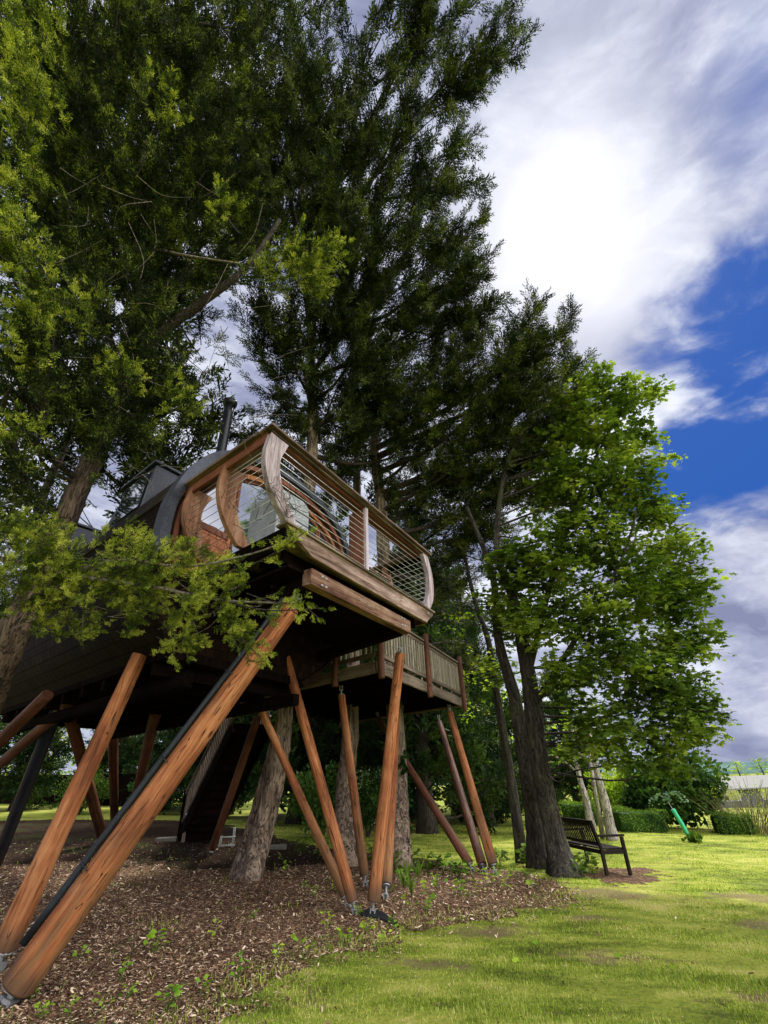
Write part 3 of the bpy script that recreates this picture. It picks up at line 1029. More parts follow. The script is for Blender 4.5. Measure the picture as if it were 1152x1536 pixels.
# rails: a wide cap, and a board below it
prism('handrail', [hp(-.05, UF - .06, 5.33), hp(4.2, UF - .06, 5.28), hp(4.2, UF - .06, 5.312), hp(-.05, UF - .06, 5.362)], BX * .34, M['rail_wood'], house, .006, grain=AX)
prism('rail_board', [hp(.02, UF, 5.305), hp(4.1, UF, 5.258), hp(4.1, UF, 5.277), hp(.02, UF, 5.327)], BX * .05, M['rail_wood'], house, grain=AX)
prism('soffit_board', [hp(.1, UF + .06, 5.285), hp(4.05, UF + .06, 5.24), hp(4.05, UF + .06, 5.276), hp(.1, UF + .06, 5.325)], BX * .2, M['red_wood'], house, grain=AX)
prism('handrail', [hp(-.06, UF + .285, 5.33), hp(-.06, -.06, 5.33), hp(-.06, -.06, 5.375), hp(-.06, UF + .285, 5.375)], AX * .34, M['rail_wood'], house, .006, grain=BX)
prism('rail_board', [hp(0, UF + .08, 5.18), hp(0, -.1, 5.18), hp(0, -.1, 5.325), hp(0, UF + .08, 5.325)], AX * .045, M['red_wood'], house, grain=BX)
prism('handrail', [hp(3.9, UF + .285, 5.28), hp(3.9, -.06, 5.28), hp(3.9, -.06, 5.322), hp(3.9, UF + .285, 5.322)], AX * .3, M['rail_wood'], house, .006, grain=BX)
prism('rail_board', [hp(4.06, UF + .08, 5.15), hp(4.06, -.1, 5.15), hp(4.06, -.1, 5.275), hp(4.06, UF + .08, 5.275)], AX * .04, M['dark_wood'], house)


def side_s(z):
    return float(np.interp(z, [p[1] for p in OUT], [p[0] for p in OUT]))


def side_sr(z):
    return float(np.interp(z, [p[1] for p in RO], [p[0] for p in RO]))


for k in range(10):
    z = 4.31 + k * .094
    il, ir = side_s(z) + .12, side_sr(z) - .1
    tube('railing_cable', [hp(il, UF + .03, z + .01), hp(2.06, UF + .03, z - .012), hp(ir, UF + .03, z - .03)], [.0042, .0042], M['steel'], house, 6, n=8)
    tube('railing_cable', [hp(side_s(z) + .1, UF + .04, z), hp(side_s(z) + .1, -.2, z)], [.0042, .0042], M['steel'], house, 6, n=3)
    tube('railing_cable', [hp(side_sr(z) - .1, UF + .04, z), hp(side_sr(z) - .1, -.2, z)], [.0042, .0042], M['steel'], house, 6, n=3)

# ---- stilts
POLES = []


def bracket(name, p, d, parent, L=.16, r=.02):
    """a fork of two steel cheeks on a round rod, with a pin"""
    p = np.array(p, float)
    d = norm(d)
    sx = norm(np.cross(d, [.2, 1, .1]))
    sy = np.cross(d, sx)
    V, F = [], []

    def add(V2, F2):
        b = len(V)
        V.extend(np.asarray(V2).tolist())
        F.extend([tuple(b + i for i in f) for f in F2])
    add(*tube_arrays([p - d * .02, p + d * L * .55], [r, r], 10))
    add(*tube_arrays([p - d * .004, p + d * .012], [r * 3.6, r * 3.6], 16))
    for sgn in (-1, 1):
        c = p + d * L * .72 + sx * sgn * r * 1.5
        bb = []
        for z in (-1, 1):
            for a, b in ((-1, -1), (1, -1), (1, 1), (-1, 1)):
                bb.append(c + sx * a * r * .35 + sy * b * r * 1.6 + d * z * L * .30)
        add(bb, BOXF)
    c = p + d * L * .5
    add(*tube_arrays([c - d * r * .4, c + d * r * .5], [r * 1.9, r * 1.9], 12))
    c = p + d * L * .86
    add(*tube_arrays([c - sx * r * 2.6, c + sx * r * 2.6], [r * .7, r * .7], 10))
    return raw(name, V, F, M['galv'], parent)


def stilt(foot, top, r0, r1, mat, headdir=None, seed=0, head=True, gap=.16, parent=house, hl=.2, foothgt=True, name='stilt', hr=.017):
    foot, top = np.array(foot, float), np.array(top, float)
    d = norm(top - foot)
    p0 = foot + d * gap if foothgt else foot
    o = pole(name, p0, top, r0, r1, M[mat], parent, 20, seed)
    if foothgt:
        bracket('foot_bracket', p0, -d + np.array([0, 0, -.35]), o, gap + .02, r=.018 if r0 < .12 else .032)
    if head:
        bracket('head_bracket', top, headdir if headdir is not None else d * .4 + ZV, o, hl, hr)
    return o


def og(x, y, dz=0.0):
    p = on_ground(x, y).copy()
    p[2] += dz
    return p


A_top = zat(437, 912, 3.55)
pa = stilt(og(4, 1510), A_top, .14, .107, 'larch', hp(.95, UF + .2, 3.69) - A_top, 1, gap=.13, hl=.22, hr=.022)
# black drainpipe strapped along the left of the big stilt
fa = og(4, 1510)
dA = norm(A_top - fa)
off = norm(np.cross(dA, ray(200, 1200))) * -1
if (off @ RT) > 0:
    off = -off
tube('drainpipe', [fa + dA * .35 + off * .172, fa + dA * 2.3 + off * .158, A_top + off * .145, A_top + off * .11 + ZV * .25 + dA * .1, hp(.9, -1.2, 3.85)], [.032, .03, .03, .026], M['black_plastic'], pa, 14, n=30)
for k in (.25, .5, .75):
    c = fa + (A_top - fa) * k
    P = [c + off * .19 * math.cos(t) + np.cross(dA, off) * .14 * math.sin(t) for t in np.linspace(-1.0, 1.0, 9)]
    tube('pipe_strap', P, [.008] * 9, M['black_metal'], pa, 6)
stilt(og(-10, 1458), zat(210, 982, 3.2), .12, .092, 'larch', None, 2, head=False)
stilt(og(558, 1374), zat(600, 980, 3.52), .088, .078, 'larch', hp(3.3, UF + .2, 3.67) - zat(600, 980, 3.52), 3, hl=.2)
stilt(og(535, 1372), zat(429, 986, 3.5), .08, .07, 'larch', (-.1, 0, 1), 4)
stilt(og(526, 1362), zat(378, 1035, 3.2), .066, .06, 'larch', None, 5, head=False)
stilt(og(-225, 1330), zat(72, 1042, 3.0), .1, .09, 'larch_dark', None, 6, head=False)
stilt(og(-150, 1275), zat(102, 1058, 3.0), .1, .09, 'larch_dark', None, 7, head=False)
stilt(og(316, 1280), zat(386, 1078, 3.0), .09, .085, 'larch_dark', None, 8, head=False)
stilt(og(156, 1264), zat(106, 1078, 3.0), .12, .11, 'larch_dark', None, 9, head=False)
stilt(og(172, 1243), zat(169, 1092, 3.0), .12, .11, 'larch_dark', None, 10, head=False)
stilt(og(193, 1240), zat(234, 1068, 3.0), .12, .11, 'larch_dark', None, 11, head=False)
tube('waste_pipe', [og(-8, 1300), zat(85, 1066, 3.0)], [.11, .11], M['blue_metal'], house, 20, n=6)

# pale grey panel on the balcony, built as a boarded block
cov = thing('grey_panel_block', 'pale grey boarded cabinet with a rounded top corner behind the balcony cable railing', 'panel', hp(1.0, -1.1, 4.17))
cs = [(.70, 4.17), (.70, 5.10), (.74, 5.16), (1.2, 5.18), (1.30, 5.14), (1.34, 5.05), (1.36, 4.17)]
prism('body', [hp(s, -1.42, z) for s, z in cs], BX * .62, M['grey_panel'], cov, .02)
for k in range(5):
    boxes('board_line', [(hp(1.05, -1.425, 4.32 + k * .16), AX * .32, BX * .004, ZV * .004)], M['dark_metal'], cov)

# little balcony table with folded chair beyond the middle post
tb = thing('side_table', 'small slatted wooden table at the far end of the balcony', 'table', hp(3.0, -1.3, 4.17))
boxes('table_top', [(hp(2.72 + .14 * k, -1.3, 4.62), AX * .06, BX * .32, ZV * .014) for k in range(5)], M['face_wood'], tb)
for ds, du in ((-.28, -.25), (.28, -.25), (.28, .25), (-.28, .25)):
    beam('leg', hp(3.0 + ds, -1.3 + du, 4.17), hp(3.0 + ds, -1.3 + du, 4.6), .045, .045, M['face_wood'], tb)

# ------------------------------------------------------------------ entrance deck behind
deck = thing('entrance_deck', 'raised timber deck with pale upright balusters behind the balcony', 'deck', (0.2, 10.5, .2))
Kc, Ec = zat(566, 1009, 3.36), zat(693, 1060, 3.36)
Lc = zat(425, 1041, 3.36)
dE = norm(Ec - Kc)
dL = norm(Lc - Kc)
LEN, WID = np.linalg.norm(Ec - Kc), 4.6
boxes('deck_floor', [(Kc + dE * LEN / 2 + dL * WID / 2 + ZV * .2, dE * (LEN / 2 - .03), dL * (WID / 2 - .03), ZV * .02)], M['deck_wood'], deck)
for k in range(12):
    c = Kc + dE * (.2 + k * (LEN - .4) / 11) + ZV * .1
    beam('deck_joist', c + dL * .06, c + dL * (WID - .1), .05, .15, M['dark_wood'], deck)
for p, q in ((Kc, Ec), (Kc + dL * .052, Kc + dL * WID), (Ec + dL * .05, Ec + dL * WID)):
    beam('deck_fascia', p + ZV * .105, q + ZV * .105, .045, .21, M['deck_wood'], deck)
outE = np.array([dE[1], -dE[0], 0])
postw = []


def deck_post(p, r=.062):
    o = pole('rail_post', p + ZV * -.1, p + ZV * 1.27, r, r, M['larch_dark'], deck, 14, int(abs(p[0] * 100)))
    for z in (.06, .16):
        tube('bolt', [p + outE * r + ZV * z, p + outE * (r + .015) + ZV * z], [.014, .012], M['galv'], o, 8)


cp = Kc + outE * -.0 + dL * .03
pos_e = [0.0, .49, 1.0]
for f in pos_e:
    deck_post(Kc + dE * LEN * f + outE * .07 + dE * (.02 if f == 0 else 0))
outL = np.array([-dL[1], dL[0], 0])
if outL[1] > 0:
    outL = -outL
for f in (.22, .5, .8):
    deck_post(Kc + dL * WID * f + outL * .07)
for f in (.5, 1.0):
    deck_post(Ec + dL * WID * f)


def run(p, q, nb):
    d = norm(q - p)
    beam('top_rail', p + ZV * 1.12, q + ZV * 1.12, .09, .04, M['deck_wood'], deck)
    beam('under_rail', p + ZV * 1.045, q + ZV * 1.045, .04, .06, M['deck_wood'], deck)
    beam('bottom_rail', p + ZV * .33, q + ZV * .33, .05, .075, M['deck_wood'], deck)
    o = None
    for k in range(nb):
        c = p + (q - p) * (k + .7) / nb
        if o is None:
            o = beam('baluster', c + ZV * .36, c + ZV * 1.02, .03, .03, M['baluster_wood'], deck, up=d, bevel=0)
            o0 = c
        else:
            w = o.copy()
            COL.objects.link(w)
            w.parent = deck
            WM[w.name] = Matrix.Translation(tuple(c - o0)) @ WM[o.name]
            w.matrix_local = WM[deck.name].inverted() @ WM[w.name]


run(Kc, Kc + dE * LEN * .49, 18)
run(Kc + dE * LEN * .49, Ec, 19)
run(Kc + dL * .05, Kc + dL * WID, 34)
run(Ec + dL * .05, Ec + dL * WID, 14)

stilt(og(549, 1330), zat(512, 1042, 3.2), .082, .07, 'larch', None, 12, parent=deck, hl=.17)
stilt(og(578, 1351), zat(596, 1062, 3.25), .085, .075, 'larch', None, 13, parent=deck, gap=.22)
stilt(og(744, 1312), zat(675, 1069, 3.18), .10, .075, 'larch', None, 14, parent=deck, hl=.2)
stilt(og(727, 1310), zat(659, 1083, 3.2), .095, .08, 'larch_dark', None, 15, parent=deck)
stilt(og(712, 1308), zat(567, 1077, 3.2), .09, .075, 'larch_dark', None, 16, parent=deck, hl=.15)

# dark pad and plastic sheet at the feet
pd = og(556, 1370)
V, F = [], []
for k, (x, y) in enumerate([(538, 1372), (556, 1366), (575, 1372), (600, 1390), (598, 1393), (570, 1381), (545, 1377)]):
    p = og(x, y)
    V.append(p + ZV * .03)
V = np.array(V)
V2 = V - ZV * .02
n = len(V)
raw('weed_sheet', np.vstack([V, V2]), [tuple(range(n))] + [tuple(range(2 * n - 1, n - 1, -1))] + [(i, n + i, n + (i + 1) % n, (i + 1) % n) for i in range(n)], M['black_plastic'])
tag(bpy.data.objects['weed_sheet'], 'scrap of black plastic sheet on the mulch at the feet of the front stilts', 'sheet')

# staircase behind
st = thing('staircase', 'dark outdoor timber staircase with slatted balustrade under the house', 'stairs', og(285, 1262))
s0, s1 = og(268, 1262), zat(350, 1088, 3.1)
s1 = s0 + (s1 - s0) * 1.0
wv = norm(np.cross(s1 - s0, ZV)) * 1.0
if wv[0] < 0:
    wv = -wv
for sg in (0, 1):
    beam('stringer', s0 + wv * sg + ZV * .1, s1 + wv * sg - ZV * .05, .06, .26, M['dark_wood'], st)
    beam('handrail', s0 + wv * sg + ZV * 1.1, s1 + wv * sg + ZV * .95, .07, .06, M['deck_wood'], st)
    beam('bottom_rail', s0 + wv * sg + ZV * .42, s1 + wv * sg + ZV * .27, .05, .06, M['deck_wood'], st)
    beam('newel_post', s0 + wv * sg, s0 + wv * sg + ZV * 1.2, .1, .1, M['dark_wood'], st, up=(1, 0, 0))
for k in range(13):
    c = s0 + (s1 - s0) * (k + .5) / 13 + ZV * .12
    boxes('tread', [(c + wv / 2, wv * .48, np.array([-wv[1], wv[0], 0]) * .13, ZV * .02)], M['dark_wood'], st)
    boxes('riser', [(c + wv / 2 - (s1 - s0) / 52 - ZV * .06, wv * .48, (s1 - s0) * .012, ZV * .13)], M['dark_wood'], st)
for sg in (0, 1):
    for k in range(22):
        c = s0 + wv * sg + (s1 - s0) * (k + 1) / 23
        beam('baluster', c + ZV * .38, c + ZV * 1.05, .04, .03, M['deck_wood'], st, up=(1, 0, 0), bevel=0)
# white metal boot rack by the stairs
rk = thing('boot_rack', 'small white metal rack on the ground by the grey twisted trunk', 'rack', og(338, 1272))
b0 = og(338, 1272)
for dx in (-.16, .16):
    for dy in (0, .12):
        tube('upright', [b0 + np.array([dx, dy, 0]), b0 + np.array([dx, dy, .42 if dx > 0 else .25])], [.012, .012], M['white_metal'], rk, 8)
for z in (.05, .22):
    for dy in (0, .12):
        tube('bar', [b0 + np.array([-.2, dy, z]), b0 + np.array([.2, dy, z])], [.01, .01], M['white_metal'], rk, 8)
po = thing('marker_post', 'short dark post with a white cap near the stairs', 'post', og(277, 1262))
b0 = og(274, 1264)
beam('post', b0, b0 + ZV * .62, .07, .07, M['deck_wood'], po, up=(1, 0, 0))
beam('cap', b0 + ZV * .625, b0 + ZV * .74, .075, .075, M['white_metal'], po, up=(1, 0, 0))
for k, (x, y) in enumerate([(250, 1262), (416, 1274)]):
    b0 = og(x, y)
    o = boxes('stone_slab', [(b0 + ZV * .04, np.array([.28 - .06 * k, .03, 0]), np.array([-.02, .15, 0]), ZV * .05)], M['stone'], None, .02)
    tag(o, ['low pale stone slab on the soil left of the stairs', 'flat pale stone slab right of the twisted trunk'][k], 'slab')

# ------------------------------------------------------------------ bench
bn = thing('park_bench', 'dark slatted wooden garden bench beside the maple trunk', 'bench', (4.05, 11.9, gz(4.05, 11.9)))
bb, fbk = og(911, 1314), og(859, 1298)
ld = norm(fbk - bb)
ld[2] = 0
ld = norm(ld)
BLEN = 1.45
fd = np.array([ld[1], -ld[0], 0])
if fd[0] < 0:
    fd = -fd
gb = bb.copy()


def bp(l, d, z):
    p = gb + ld * l + fd * d
    p[2] = gz(p[0], p[1]) * .5 + gb[2] * .5 + z
    return p


for l in (0, BLEN):
    beam('leg', bp(l, 0, 0), bp(l, -.0, .42), .055, .06, M['bench_wood'], bn, up=fd)
    beam('back_post', bp(l, .0, .42), bp(l, -.10, .84), .055, .05, M['bench_wood'], bn, up=fd)
    beam('leg', bp(l, .50, 0), bp(l, .50, .61), .055, .06, M['bench_wood'], bn, up=fd)
    beam('armrest', bp(l, -.06, .635), bp(l, .56, .635), .06, .04, M['bench_wood'], bn)
    beam('side_rail', bp(l, .03, .37), bp(l, .47, .37), .04, .07, M['bench_wood'], bn)
beam('front_rail', bp(.03, .5, .37), bp(BLEN - .03, .5, .37), .04, .07, M['bench_wood'], bn)
beam('rear_rail', bp(.03, 0.0, .37), bp(BLEN - .03, 0.0, .37), .04, .07, M['bench_wood'], bn)
beam('top_rail', bp(-.03, -.105, .85), bp(BLEN + .03, -.105, .85), .05, .085, M['bench_wood'], bn)
beam('lower_back_rail', bp(.02, -.02, .5), bp(BLEN - .02, -.02, .5), .035, .055, M['bench_wood'], bn)
for k in range(6):
    beam('seat_slat', bp(.0, .06 + k * .085, .42), bp(BLEN, .06 + k * .085, .42), .065, .022, M['bench_wood'], bn)
for k in range(19):
    l = .07 + k * (BLEN - .14) / 18
    beam('back_slat', bp(l, -.025, .52), bp(l, -.095, .82), .035, .016, M['bench_wood'], bn, up=fd, bevel=0)
# ------------------------------------------------------------------ foliage


def rotframes(D, roll):
    """(N,3) directions -> (N,3,3) with columns x=dir, y=side, z=normal"""
    D = D / (np.linalg.norm(D, axis=1)[:, None] + 1e-9)
    upv = np.tile([0, 0, 1.0], (len(D), 1))
    upv[np.abs(D[:, 2]) > .95] = [1, 0, 0]
    Yv = np.cross(upv, D)
    Yv /= np.linalg.norm(Yv, axis=1)[:, None]
    Zv = np.cross(D, Yv)
    c, s = np.cos(roll)[:, None], np.sin(roll)[:, None]
    return np.stack([D, c * Yv + s * Zv, c * Zv - s * Yv], -1)


def instance(tmpls, P, D, roll, scale, r):
    """copy leaf templates into one vertex/face array"""
    R = rotframes(D, roll)
    which = r.integers(0, len(tmpls), len(P))
    VV, FF, b = [], [], 0
    for k, (tv, tf) in enumerate(tmpls):
        m = which == k
        n = int(m.sum())
        if not n:
            continue
        V = np.einsum('nij,vj->nvi', R[m], tv) * scale[m][:, None, None] + P[m][:, None, :]
        VV.append(V.reshape(-1, 3))
        FF.append((tf[None] + (np.arange(n) * len(tv))[:, None, None]).reshape(-1, tf.shape[1]) + b)
        b += n * len(tv)
    return np.vstack(VV), np.vstack(FF)


def spray_tmpl(seed, npair=9, sub=3, fat=1.0, flat=.5):
    """a feathery conifer spray one unit long on +X: side twigs carrying small pointed scales"""
    r = np.random.default_rng(seed)
    V, F = [], []

    def scale_(p, d, l, w):
        d = norm(d)
        s = norm(np.cross(d, [r.normal() * .5, r.normal() * .5, 1]))
        b = len(V)
        bow = np.array([0, 0, r.normal() * .15 * l])
        V.extend([p, p + d * l * .45 + s * w + bow, p + d * l, p + d * l * .45 - s * w + bow])
        F.append((b, b + 1, b + 2, b + 3))
    for i in range(npair):
        x = .06 + .86 * i / npair
        for sg in (-1, 1):
            ln = (.36 * (1 - x) ** .7 + .06) * r.uniform(.7, 1.25)
            ang = sg * math.radians(r.uniform(32, 55))
            d = np.array([math.cos(ang), math.sin(ang), r.normal() * flat * .5])
            d = norm(d)
            p0 = np.array([x + r.normal() * .015, 0, r.normal() * .01])
            n = max(1, int(round(sub * ln / .3)))
            for j in range(n):
                q = p0 + d * ln * (j + .15) / n
                scale_(q, d + np.array([0, (-1) ** j * .45, r.normal() * .3]), ln / n * 1.25 + .035, .022 * fat)
    for j in range(npair // 2):
        scale_(np.array([j * 2 / npair, 0, 0]), np.array([1, r.normal() * .1, r.normal() * .1]), 2.4 / npair, .02 * fat)
    return np.array(V), np.array(F)


FINE = [spray_tmpl(k, 9, 3, 1.55, .8) for k in range(4)]
MIDS = [spray_tmpl(20 + k, 8, 2, 1.5, .7) for k in range(4)]
COARSE = [spray_tmpl(40 + k, 5, 1, 2.6) for k in range(4)]


def blobs_px(L):
    return [(at(x, y, t), rp * t / FPX, k) for x, y, t, rp, k in [(b + (1.0,))[:5] for b in L]]


def axis_point(axis, z):
    A = np.asarray(axis, float)
    i = np.argsort(A[:, 2])
    A = A[i]
    return np.array([np.interp(z, A[:, 2], A[:, 0]), np.interp(z, A[:, 2], A[:, 1]), float(np.clip(z, A[0, 2], A[-1, 2]))])


def conifer_crown(blobs, axis, dens, seclen, spl, tm, lmat, tree, seed, limbs=True, up=.25, name='crown', limbmat='bark_limb', step=.075, extra=(), sag=.10):
    """secondary branches through every blob, each set with feathery sprays"""
    r = np.random.default_rng(seed)
    segs, tw = [], []
    for C, R, k in blobs:
        n = max(2, int(dens * k * R ** 2))
        v = r.normal(size=(n, 3))
        v /= np.linalg.norm(v, axis=1)[:, None]
        P = C + v * R * (r.random(n) ** .45)[:, None]
        A = axis_point(axis, C[2] - R * .8)
        out = C - A
        out = norm(out) if np.linalg.norm(out) > .1 else np.array([0, 0, 1.0])
        for i in range(n):
            d = norm(out * 1.0 + (P[i] - C) / R * .7 + np.array([0, 0, up]) + r.normal(size=3) * .33)
            L = seclen * r.uniform(.6, 1.25) * min(1, R * 1.1 + .3)
            p1 = P[i] + d * L * .4
            p0 = P[i] - d * L * .6
            segs.append((p0, p1, d, L))
            mid = (p0 + p1) / 2 - np.array([0, 0, L * sag])
            tw.append((np.array([p0, mid, p1]), [.004 + L * .006, .003 + L * .003, .0015], 4))
        if limbs and R > .5:
            q = [A, A * .45 + C * .55 + np.array([0, 0, -R * .25]) + r.normal(size=3) * .15, C]
            L = np.linalg.norm(C - A)
            tw.append((smooth_path(q, 10), [.02 + .016 * L, .012], 6))
            for j in range(4):
                c0 = A + (C - A) * r.uniform(.45, .9) + r.normal(size=3) * .08
                e = C + r.normal(size=3) * R * .6
                tw.append((smooth_path([c0, (c0 + e) / 2 + r.normal(size=3) * .1 * R, e], 6), [.022, .006], 5))
    for p0, p1, rad in extra:
        L = np.linalg.norm(p1 - p0)
        d = norm(p1 - p0)
        tw.append((smooth_path([p0, (p0 + p1) / 2 - np.array([0, 0, .06 * L]), p1], 8), [rad, .004], 6))
        m = int(L / .16)
        for j in range(m):
            s = .15 + .85 * (j + r.random()) / m
            b = p0 + (p1 - p0) * s - np.array([0, 0, .24 * L * s * (1 - s)])
            side = norm(np.cross(d, r.normal(size=3)))
            dd = norm(d * 1.0 + side * .8 + np.array([0, 0, .15]))
            l2 = seclen * (.85 - .5 * s) * r.uniform(.7, 1.2)
            segs.append((b, b + dd * l2, dd, l2))
            tw.append((np.array([b, b + dd * l2]), [.006, .002], 4))
        segs.append((p0 + (p1 - p0) * .6, p1 + d * .1, d, L * .4))
    PP, DD, SS = [], [], []
    for p0, p1, d, L in segs:
        n = max(3, int(L / step))
        s = (np.arange(n) + r.random(n) * .8) / n
        s = .12 + .88 * s
        rad = np.cross(np.tile(d, (n, 1)), r.normal(size=(n, 3)))
        rad /= np.linalg.norm(rad, axis=1)[:, None]
        P = p0 + (p1 - p0) * s[:, None]
        P[:, 2] -= 4 * L * sag * s * (1 - s)
        D = d * .85 + rad * .75
        D[:, 2] += .05
        PP.append(P)
        DD.append(D)
        SS.append(spl * (1.15 - .55 * s) * r.uniform(.7, 1.3, n))
        PP.append(p1[None] - d * spl * .3)
        DD.append((d + r.normal(size=3) * .1)[None])
        SS.append(np.array([spl * .9]))
    PP, DD, SS = np.vstack(PP), np.vstack(DD), np.concatenate(SS)
    V, F = instance(tm, PP, DD, r.random(len(PP)) * 6.283, SS, r)
    o = fast(name, V, F, M[lmat], tree)
    if tw:
        tubes('branches', [(P, R, k) for P, R, k in tw], M[limbmat], tree)
    return o


def trunk(name, P, R, mat, tree, k=22, n=30, rough=.09, seed=0, flare=0):
    P = smooth_path(P, n)
    m = len(P)
    R = np.interp(np.linspace(0, 1, m), np.linspace(0, 1, len(R)), R)
    if flare:
        L = np.concatenate([[0], np.cumsum(np.linalg.norm(np.diff(P, axis=0), axis=1))])
        R = R * (1 + flare * np.exp(-L / .28))
    V, F = tube_arrays(P, R, k, rough, seed)
    return raw(name, V, F, M[mat], tree, True, P[0])


# ---- big conifer behind the house (its trunk stands under the house)
b1 = og(372, 1322, -.06)
ax1 = [b1, at(394, 1238, 9.0), at(411, 1172, 9.35), at(424, 1106, 9.75), at(431, 1040, 10.1), at(450, 850, 11.4), at(467, 690, 12.8), at(467, 540, 14.3), at(452, 300, 17), at(440, 60, 20.5)]
T = thing('conifer', 'tall dark conifer with a grey twisted trunk rising from the mulch under the house', 'tree', b1)
trunk('trunk', ax1, [.21, .205, .19, .175, .165, .16, .15, .12, .09, .05], 'bark_grey', T, 26, 80, .14, 3, .22)
trunk('side_trunk', [og(352, 1318, -.05), at(375, 1245, 9.1), at(398, 1165, 9.6), at(418, 1085, 10.2)], [.13, .11, .09, .07], 'bark_grey', T, 16, 30, .15, 9, .2)
B1 = blobs_px([(430, 60, 12, 120, .55), (560, 60, 12, 100, .4), (500, 170, 12.5, 110, .7), (615, 160, 12, 62, .45), (410, 210, 12, 120), (560, 280, 12.5, 95, .9), (650, 250, 12, 42, .6), (480, 370, 12, 110),
               (600, 390, 12.5, 95), (675, 390, 13, 42), (660, 475, 13.5, 68), (440, 490, 12, 70), (560, 480, 13, 100), (420, 560, 13, 42, .7), (520, 590, 13.5, 75), (600, 580, 14, 85),
               (690, 105, 12, 30, .8), (630, 30, 12, 42, .5), (520, 670, 14, 50, .6), (610, 680, 15, 75, .7), (390, 640, 14, 40, .8), (415, 600, 14, 32, .7), (470, 650, 13.6, 48, .8), (440, 720, 14.5, 38, .8), (510, 720, 14.5, 45, .8), (420, 500, 12.5, 50, .9)])
ex1 = [(at(500, 280, 13), at(775, 12, 12), .05), (at(560, 300, 13), at(712, 272, 12.4), .03), (at(590, 120, 12.4), at(640, 12, 12), .03), (at(630, 180, 12.5), at(735, 95, 12.2), .02),
       (at(600, 430, 13), at(720, 335, 12.8), .03), (at(640, 480, 13.2), at(738, 478, 13), .03), (at(640, 440, 13.2), at(722, 395, 13), .03), (at(560, 130, 12.4), at(700, 10, 12), .03),
       (at(610, 520, 13.6), at(740, 455, 13), .03), (at(650, 150, 12.2), at(778, 70, 12), .015), (at(600, 300, 13), at(700, 210, 12.5), .02)]
conifer_crown(B1, ax1, 19, 1.35, .42, MIDS, 'cypress', T, 101, extra=ex1)

# ---- second conifer, right of the balcony
b2 = og(600, 1306, -.05)
ax2 = [b2, at(597, 1130, 11.1), at(580, 900, 12.8), at(572, 760, 14.2), at(565, 640, 15.5), at(640, 560, 16)]
T = thing('conifer', 'conifer with ivy on its straight trunk behind the front stilts and branches over the deck', 'tree', b2)
trunk('trunk', ax2, [.235, .21, .18, .15, .12, .06], 'bark_grey', T, 22, 50, .12, 4, .25)
B2 = blobs_px([(700, 560, 13.5, 75), (765, 560, 12.5, 62), (800, 520, 12.5, 38, .8), (655, 640, 14, 75), (735, 650, 13, 80), (820, 610, 12.5, 60), (700, 735, 14, 75, .9), (780, 715, 13, 70),
               (690, 820, 14.5, 70, .8), (850, 560, 12.8, 32, .7), (855, 640, 12.6, 40, .6), (640, 740, 14.5, 60, .7), (670, 900, 14.5, 50, .8), (735, 800, 14, 50, .6), (690, 960, 14, 40, .6), (665, 1020, 14, 35, .5)])
ex2 = [(at(740, 600, 13), at(798, 448, 12.4), .03), (at(770, 590, 12.8), at(860, 472, 12.4), .03), (at(790, 570, 12.8), at(850, 525, 12.5), .02), (at(760, 600, 13), at(770, 500, 12.6), .02),
       (at(560, 860, 14.5), at(860, 610, 12.8), .06), (at(570, 800, 14.5), at(800, 560, 13), .05), (at(800, 640, 12.8), at(880, 585, 12.6), .02)]
conifer_crown(B2, ax2, 22, 1.25, .40, MIDS, 'cypress_green', T, 102, extra=ex2)
r = np.random.default_rng(6)


def leaf_quads(n, size, seed, fold=.25, asp=.42):
    V = np.array([[0, 0, 0], [.45, asp, fold * .3], [1, 0, -.1], [.5, -asp, fold * .3]])
    return [(V, np.array([[0, 1, 2, 3]]))]


LEAFQ = leaf_quads(1, 1, 0)


def scatter(name, blobs, per, size, mat, parent, seed, tm=None, upw=.4, shell=.5, org=None):
    r = np.random.default_rng(seed)
    PP, DD, SS = [], [], []
    for C, R, k in blobs:
        R = np.asarray(R, float) * np.ones(3)
        n = max(3, int(per * k * (R[0] * R[1] + R[1] * R[2] + R[0] * R[2]) / 3))
        v = r.normal(size=(n, 3))
        v /= np.linalg.norm(v, axis=1)[:, None]
        # clumps: leaves gather round random centres on and in the blob
        nc = max(4, n // 22)
        cc = r.normal(size=(nc, 3))
        cc /= np.linalg.norm(cc, axis=1)[:, None]
        cc *= (r.random(nc) ** shell)[:, None]
        w = r.integers(0, nc, n)
        p = cc[w] + r.normal(size=(n, 3)) * .13
        PP.append(C + p * R)
        d = v * .8 + cc[w] * .7 + np.array([0, 0, upw])
        DD.append(d)
        SS.append(size * r.uniform(.6, 1.3, n))
    PP, DD, SS = np.vstack(PP), np.vstack(DD), np.concatenate(SS)
    V, F = instance(tm or LEAFQ, PP, DD, r.random(len(PP)) * 6.283, SS, r)
    return fast(name, V, F, M[mat], parent, org)


# ivy on that trunk
scatter('ivy', [(at(607 + 4 * math.sin(k), 1290 - k * 14, 10.1 + k * .06), np.array([.14, .14, .14]), 1) for k in range(12)], 5200, .06, 'ivy', T, 61)

